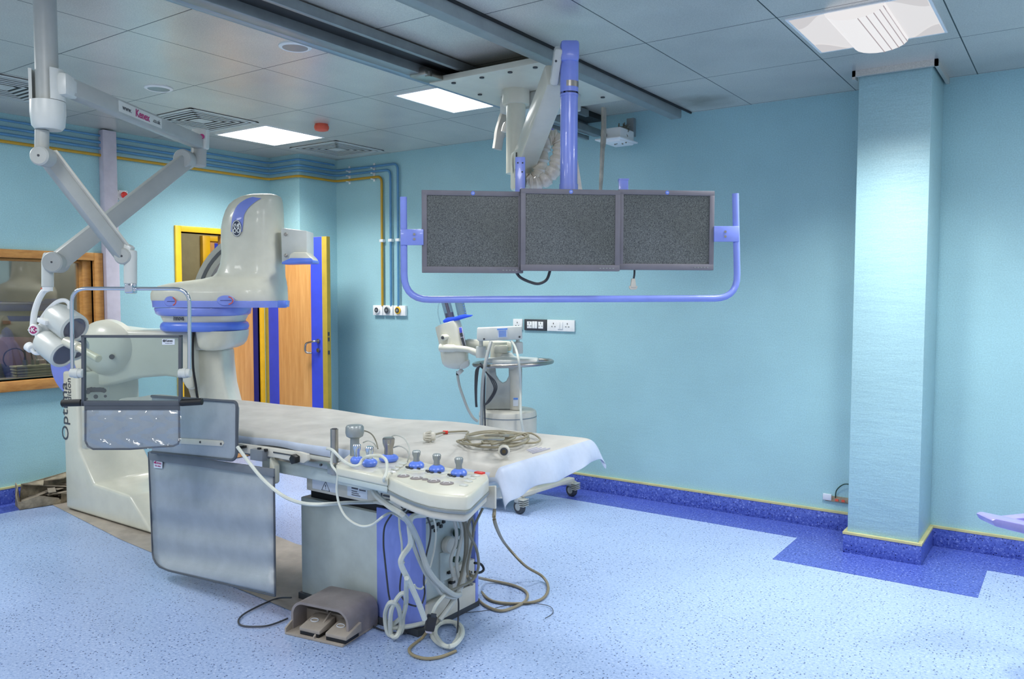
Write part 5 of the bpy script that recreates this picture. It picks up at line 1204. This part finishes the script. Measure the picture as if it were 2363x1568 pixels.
b = B(); c_ = V((pc.x, pc.y, 0)); ca = q(1172, 970)
b.lathe(c_, (0, 0, 1), [(.20, .18), (.21, .3), (.212, zd1-.03), (.205, zd1-.008), (.19, zd1)], 36, xv=RH); part('drum', b, 'tan', root)
b = B(); b.lathe(c_, (0, 0, 1), [(.2125, zd1-.05), (.2135, zd1-.046), (.2125, zd1-.042)], 36); part('drum_seam', b, 'rail', root)
# column with an oval hole between two uprights
b = B(); b.prism(P2([(1122, 850), (1143, 850), (1145, 868), (1152, 880), (1160, 886), (1168, 882), (1174, 870), (1174, 850), (1205, 850), (1204, 945), (1120, 945)], di-.04), FH*.08, .006, 2, 40); part('column', b, 'armgrey', root)
b = B(); b.cyl(q(1190, 945, -.02), q(1190, 848, -.02), .045, 20); cl_ = part('column_tube', b, 'tan', root)
b = B(); b.prism(P2([(1184, 918), (1196, 918), (1196, 938), (1184, 938)], di-.068), FH*.004); lb = part('label', b, 'sticker', root)
b = B(); b.prism(P2([(1185, 919), (1195, 919), (1195, 923), (1185, 923)], di-.071), FH*.002); part('label_band', b, 'stickb', lb)
# ring handle
hc = q(1184, 838); b = B(); b.tube([hc+RH*(.285*math.cos(2*PI*k/40))+FH*(.24*math.sin(2*PI*k/40))+UP*(.012*math.cos(2*PI*k/40)) for k in range(40)], .015, 12, closed=True); part('ring_handle', b, 'steel', root)
b = B(); b.prism([hc+RH*(x/si)+FH*y+UP*.0 for x, y in ((-48, -.15), (-5, -.17), (10, -.13), (55, -.14), (60, .06), (20, .16), (-50, .14))], V((0, 0, .035)), .012, 3); part('head_plate', b, 'offwhite', root)
b = B(); b.prism(P2([(1172, 845), (1188, 845), (1184, 853), (1174, 853)], di-.1), FH*.06, .004); part('plate_boss', b, 'armgrey', root)
b = B(); b.lathe(q(1165, 833), (0, 0, 1), [(.13, -.01), (.13, .02), (.07, .035), (.05, .06)], 30); part('swivel', b, 'offwhite', root)
b = B(); b.cyl(q(1150, 828), q(1150, 790), .06, 22); b.bar(q(1072, 794, .04), q(1182, 800, .04), .10, .075, bev=.025); b.bar(q(1140, 806, -.02), q(1172, 806, -.02), .1, .06, bev=.015); part('swing_arm', b, 'cream', root)
for x in (1110, 1195):
    b = B(); dx = -.12; b.lathe(q(x, 826 if x < 1150 else 816, dx), (0, 0, 1), [(.036, -.0), (.038, .02), (.036, .078), (.03, .082), (.014, .084), (.014, .12), (.02, .122), (.02, .14)], 22); part('post', b, 'offwhite', root)
b = B(); b.prism(P2([(1101, 757), (1204, 753), (1206, 781), (1203, 784), (1104, 788), (1100, 784)], di-.18), FH*.09, .01, 3); bx_ = part('power_box', b, 'offwhite', root)
b = B(); b.prism(P2([(1148, 759), (1171, 758), (1171, 779), (1149, 780)], di-.183), FH*.004); lb = part('notice_label', b, 'sticker', bx_)
b = B(); b.prism(P2([(1147, 759), (1171, 758), (1171, 761), (1147, 762)], di-.186), FH*.003)
for y in (764, 767, 770, 773, 776): b.prism(P2([(1151, y), (1168, y-.6), (1168, y+.9), (1151, y+1.5)], di-.186), FH*.003)
part('notice_print', b, 'stickb', lb)
b = B()
for x, y in ((1117, 783), (1199, 778)): b.cyl(q(x, y, -.184), q(x, y, -.178), .007, 10)
part('screw', b, 'dark', bx_)
# injector head on its bent arm
b = B(); hsl = [(745, 1005, 1058), (752, 1006, 1063), (765, 1008.5, 1067), (780, 1012, 1071), (800, 1015.5, 1076), (820, 1018, 1081), (835, 1021, 1081), (843, 1026, 1077), (848, 1034, 1070), (851, 1044, 1060)]
def sup2(xl, xr, y, dep, tilt=0.):
    c2 = q((xl+xr)/2, y); a = (xr-xl)/2/si
    return [c2+RH*(a*math.copysign(abs(math.cos(t_))**.7, math.cos(t_)))+FH*(dep*math.copysign(abs(math.sin(t_))**.7, math.sin(t_)))+UP*(tilt*math.cos(t_)) for t_ in [2*PI*k/30 for k in range(30)]]
b.rings([sup2(l, r_, y, .10*(1 if i < 7 else 1-.2*(i-6)), .035*(1-i/9)) for i, (y, l, r_) in enumerate(hsl)]); hd = part('injector_head', b, 'cream', root, ang=50)
b = B(); b.prism(P2([(1058, 757), (1066, 755), (1075, 800), (1068, 803)], di-.099), FH*.05, .004); sp_ = part('control_strip', b, mat('pale lilac panel', (204, 206, 222), .4), hd)
b = B(); b.prism(P2([(1059, 757), (1065, 756), (1067, 768), (1061, 769)], di-.104), FH*.01, .003); part('blue_key', b, mat('violet key', (88, 96, 216), .4), sp_)
b = B(); b.prism(P2([(1061, 770), (1067, 768.5), (1069, 777), (1063, 778)], di-.103), FH*.01); b.prism(P2([(1063, 781), (1069, 779), (1075, 801), (1070, 802)], di-.103), FH*.01); part('dark_keys', b, 'dark', sp_)
b = B(); b.cyl(q(1036, 778, -.07), q(1021, 780, -.13), .022, 18, bev=.004); b.cyl(q(1034, 780, -.09), q(1034, 800, -.09), .018, 16); part('trigger_mount', b, 'cream', hd)
b = B(); b.cyl(q(1022, 780, -.132), q(1020.5, 780, -.138), .011, 14); part('trigger_hole', b, 'dark', hd)
b = B(); b.tube([q(1016, 803, -.1), q(1035, 804, -.12), q(1060, 805, -.11), q(1082, 808, -.10), q(1102, 816, -.10)], [.03, .028, .022, .022, .024], 14, 6); b.bar(q(1028, 799, -.11), q(1031, 812, -.11), .05, .04, upv=FH, bev=.006); part('head_arm', b, 'cream', root)
b = B(); b.cyl(q(1058, 855, .0), q(1065, 862, .0), .026, 16); b.prism(P2([(1062, 835), (1082, 832), (1083, 845), (1072, 852), (1060, 853)], di-.08), FH*.12, .01); part('swivel_foot', b, 'offwhite', hd)
b = B(); b.bar(q(1057, 858), q(1057, 866), .026, .026, upv=FH); part('cable_boot', b, 'black', hd)
b = B(); b.tube([q(1056, 866), q(1060, 890), q(1070, 920), q(1080, 945), q(1092, 965), q(1103, 973)], .010, 10, 6); part('head_cable', b, 'cable', root)
b = B(); b.prism(P2([(1021, 741), (1030, 734), (1050, 732), (1058, 729), (1072, 726), (1078, 728), (1089, 728), (1088, 731), (1076, 734), (1060, 739), (1045, 742), (1024, 746)], di-.09), FH*.16, .006); part('syringe_clamp', b, 'vivid', hd)
b = B(); b.cyl(q(1040, 738), q(1027, 690), .034, 22, r2=.034); part('syringe_barrel', b, 'lens', hd); b = B(); b.cyl(q(1039, 736), q(1036, 722), .03, 18); b.cyl(q(1036, 722), q(1028, 694), .012, 12); part('plunger', b, 'bezel', hd)
b = B(); b.cyl(q(1067, 730), q(1058, 688), .034, 22); part('syringe_barrel', b, 'lens', hd)
b = B()
for k in range(6): b.bar(q(1072.5-k*1.4, 722-k*5.5, -.035), q(1075-k*1.4, 721.4-k*5.5, -.03), .003, .004)
part('scale_marks', b, 'stickb', hd)
b = B(); b.tube([q(1017, 748, -.04), q(1011, 725, -.04), q(1012, 705, -.04), q(1018, 692, -.04)], .004, 6, 6); part('thin_tube', b, 'clear', hd)
# leads on the stand
b = B(); b.tube([q(1133, 789, -.17), q(1127, 810, -.2), q(1118, 850, -.22), q(1113, 900, -.20), q(1112, 960, -.18), q(1112, 1010, -.16)], .013, 8, 6); part('power_lead', b, 'armgrey', root)
b = B(); b.tube([q(1180, 787, -.17), q(1190, 805, -.2), q(1198, 840, -.27), q(1201, 900, -.16), q(1202, 960, -.24), q(1208, 1000, -.24)], .009, 8, 6); part('power_lead', b, 'ccream', root)
b = B()
for k in range(4): b.tube([q(1108, 845, -.22), q(1098+k*2, 855, -.22), q(1096+k*1.5, 890, -.22), q(1097+k, 925, -.22), q(1098+k, 940, -.22)], .004, 6, 5)
for k in range(3): b.tube([q(1108, 845, -.22), q(1122, 860, -.22), q(1142-k*4, 880, -.22), q(1146-k*3, 900, -.22), q(1132-k*3, 925, -.22), q(1118, 936, -.22)], .0045, 6, 6)
b.tube([q(1108, 838, -.22), q(1118, 860, -.22), q(1118, 930, -.2), q(1120, 1000, -.2)], .006, 6, 5)
part('hanging_leads', b, 'dark', root)
b = B(); g = q(1372, 1080, -.0); 
# ================================================================ LIGHT
def area(name, loc, sx, sy, e, col=(1, 1, 1), rot=(0, 0, 0), spread=PI):
    l = bpy.data.lights.new(name, 'AREA'); l.shape = 'RECTANGLE'; l.size = sx; l.size_y = sy; l.energy = e; l.color = col
    o = bpy.data.objects.new(name, l); COL.objects.link(o); o.location = loc; o.rotation_euler = rot; l.spread = spread; return o
for i, (x, y) in enumerate(((.9, -4.4), (4.0, -4.9), (5.5, -3.6), (7.7, -1.3), (7.2, -4.6), (5.2, -6.4), (2.4, -6.4))):
    area('added_overhead_lamp', (x, y, H-.03), .6, .6, (44, 34, 20, 42, 18, 22, 26)[i])  # bare lamps added overhead, out of view, to light table and floor
[area('lamp_tube', (x, -1.29, H-.012), .07, .5, 18, spread=2.1) for x in (5.375, 5.71)]
area('lamp_panel', (2.904, -1.2825, H-.008), .37, .57, 23, spread=2.2); area('lamp_panel', (.9075, -1.1625, H-.008), .59, .55, 34, spread=2.2)
area('control_room_fill', (-1.0, -3.2, H-.1), .8, .8, 70); area('corridor_fill', (-1.1, .2, H-.1), .5, .5, 22)  # unseen lamps added to brighten the spaces behind window and door
w = bpy.data.worlds.new('World'); SC.world = w; w.use_nodes = True
w.node_tree.nodes['Background'].inputs[0].default_value = lin((226, 234, 246)); w.node_tree.nodes['Background'].inputs[1].default_value = .74

# ================================================================ CAMERA
cd = bpy.data.cameras.new('Camera'); co = bpy.data.objects.new('Camera', cd); COL.objects.link(co)
cd.sensor_width = 36; cd.sensor_fit = 'HORIZONTAL'; cd.lens = FPX/2363*36; cd.clip_start = .05
co.matrix_world = Matrix(((_R.x, _U.x, -_F.x, C0.x), (_R.y, _U.y, -_F.y, C0.y), (_R.z, _U.z, -_F.z, C0.z), (0, 0, 0, 1)))
SC.camera = co
SC.view_settings.view_transform = 'Standard'; SC.view_settings.look = 'None'; SC.view_settings.exposure = 0; SC.view_settings.gamma = 1
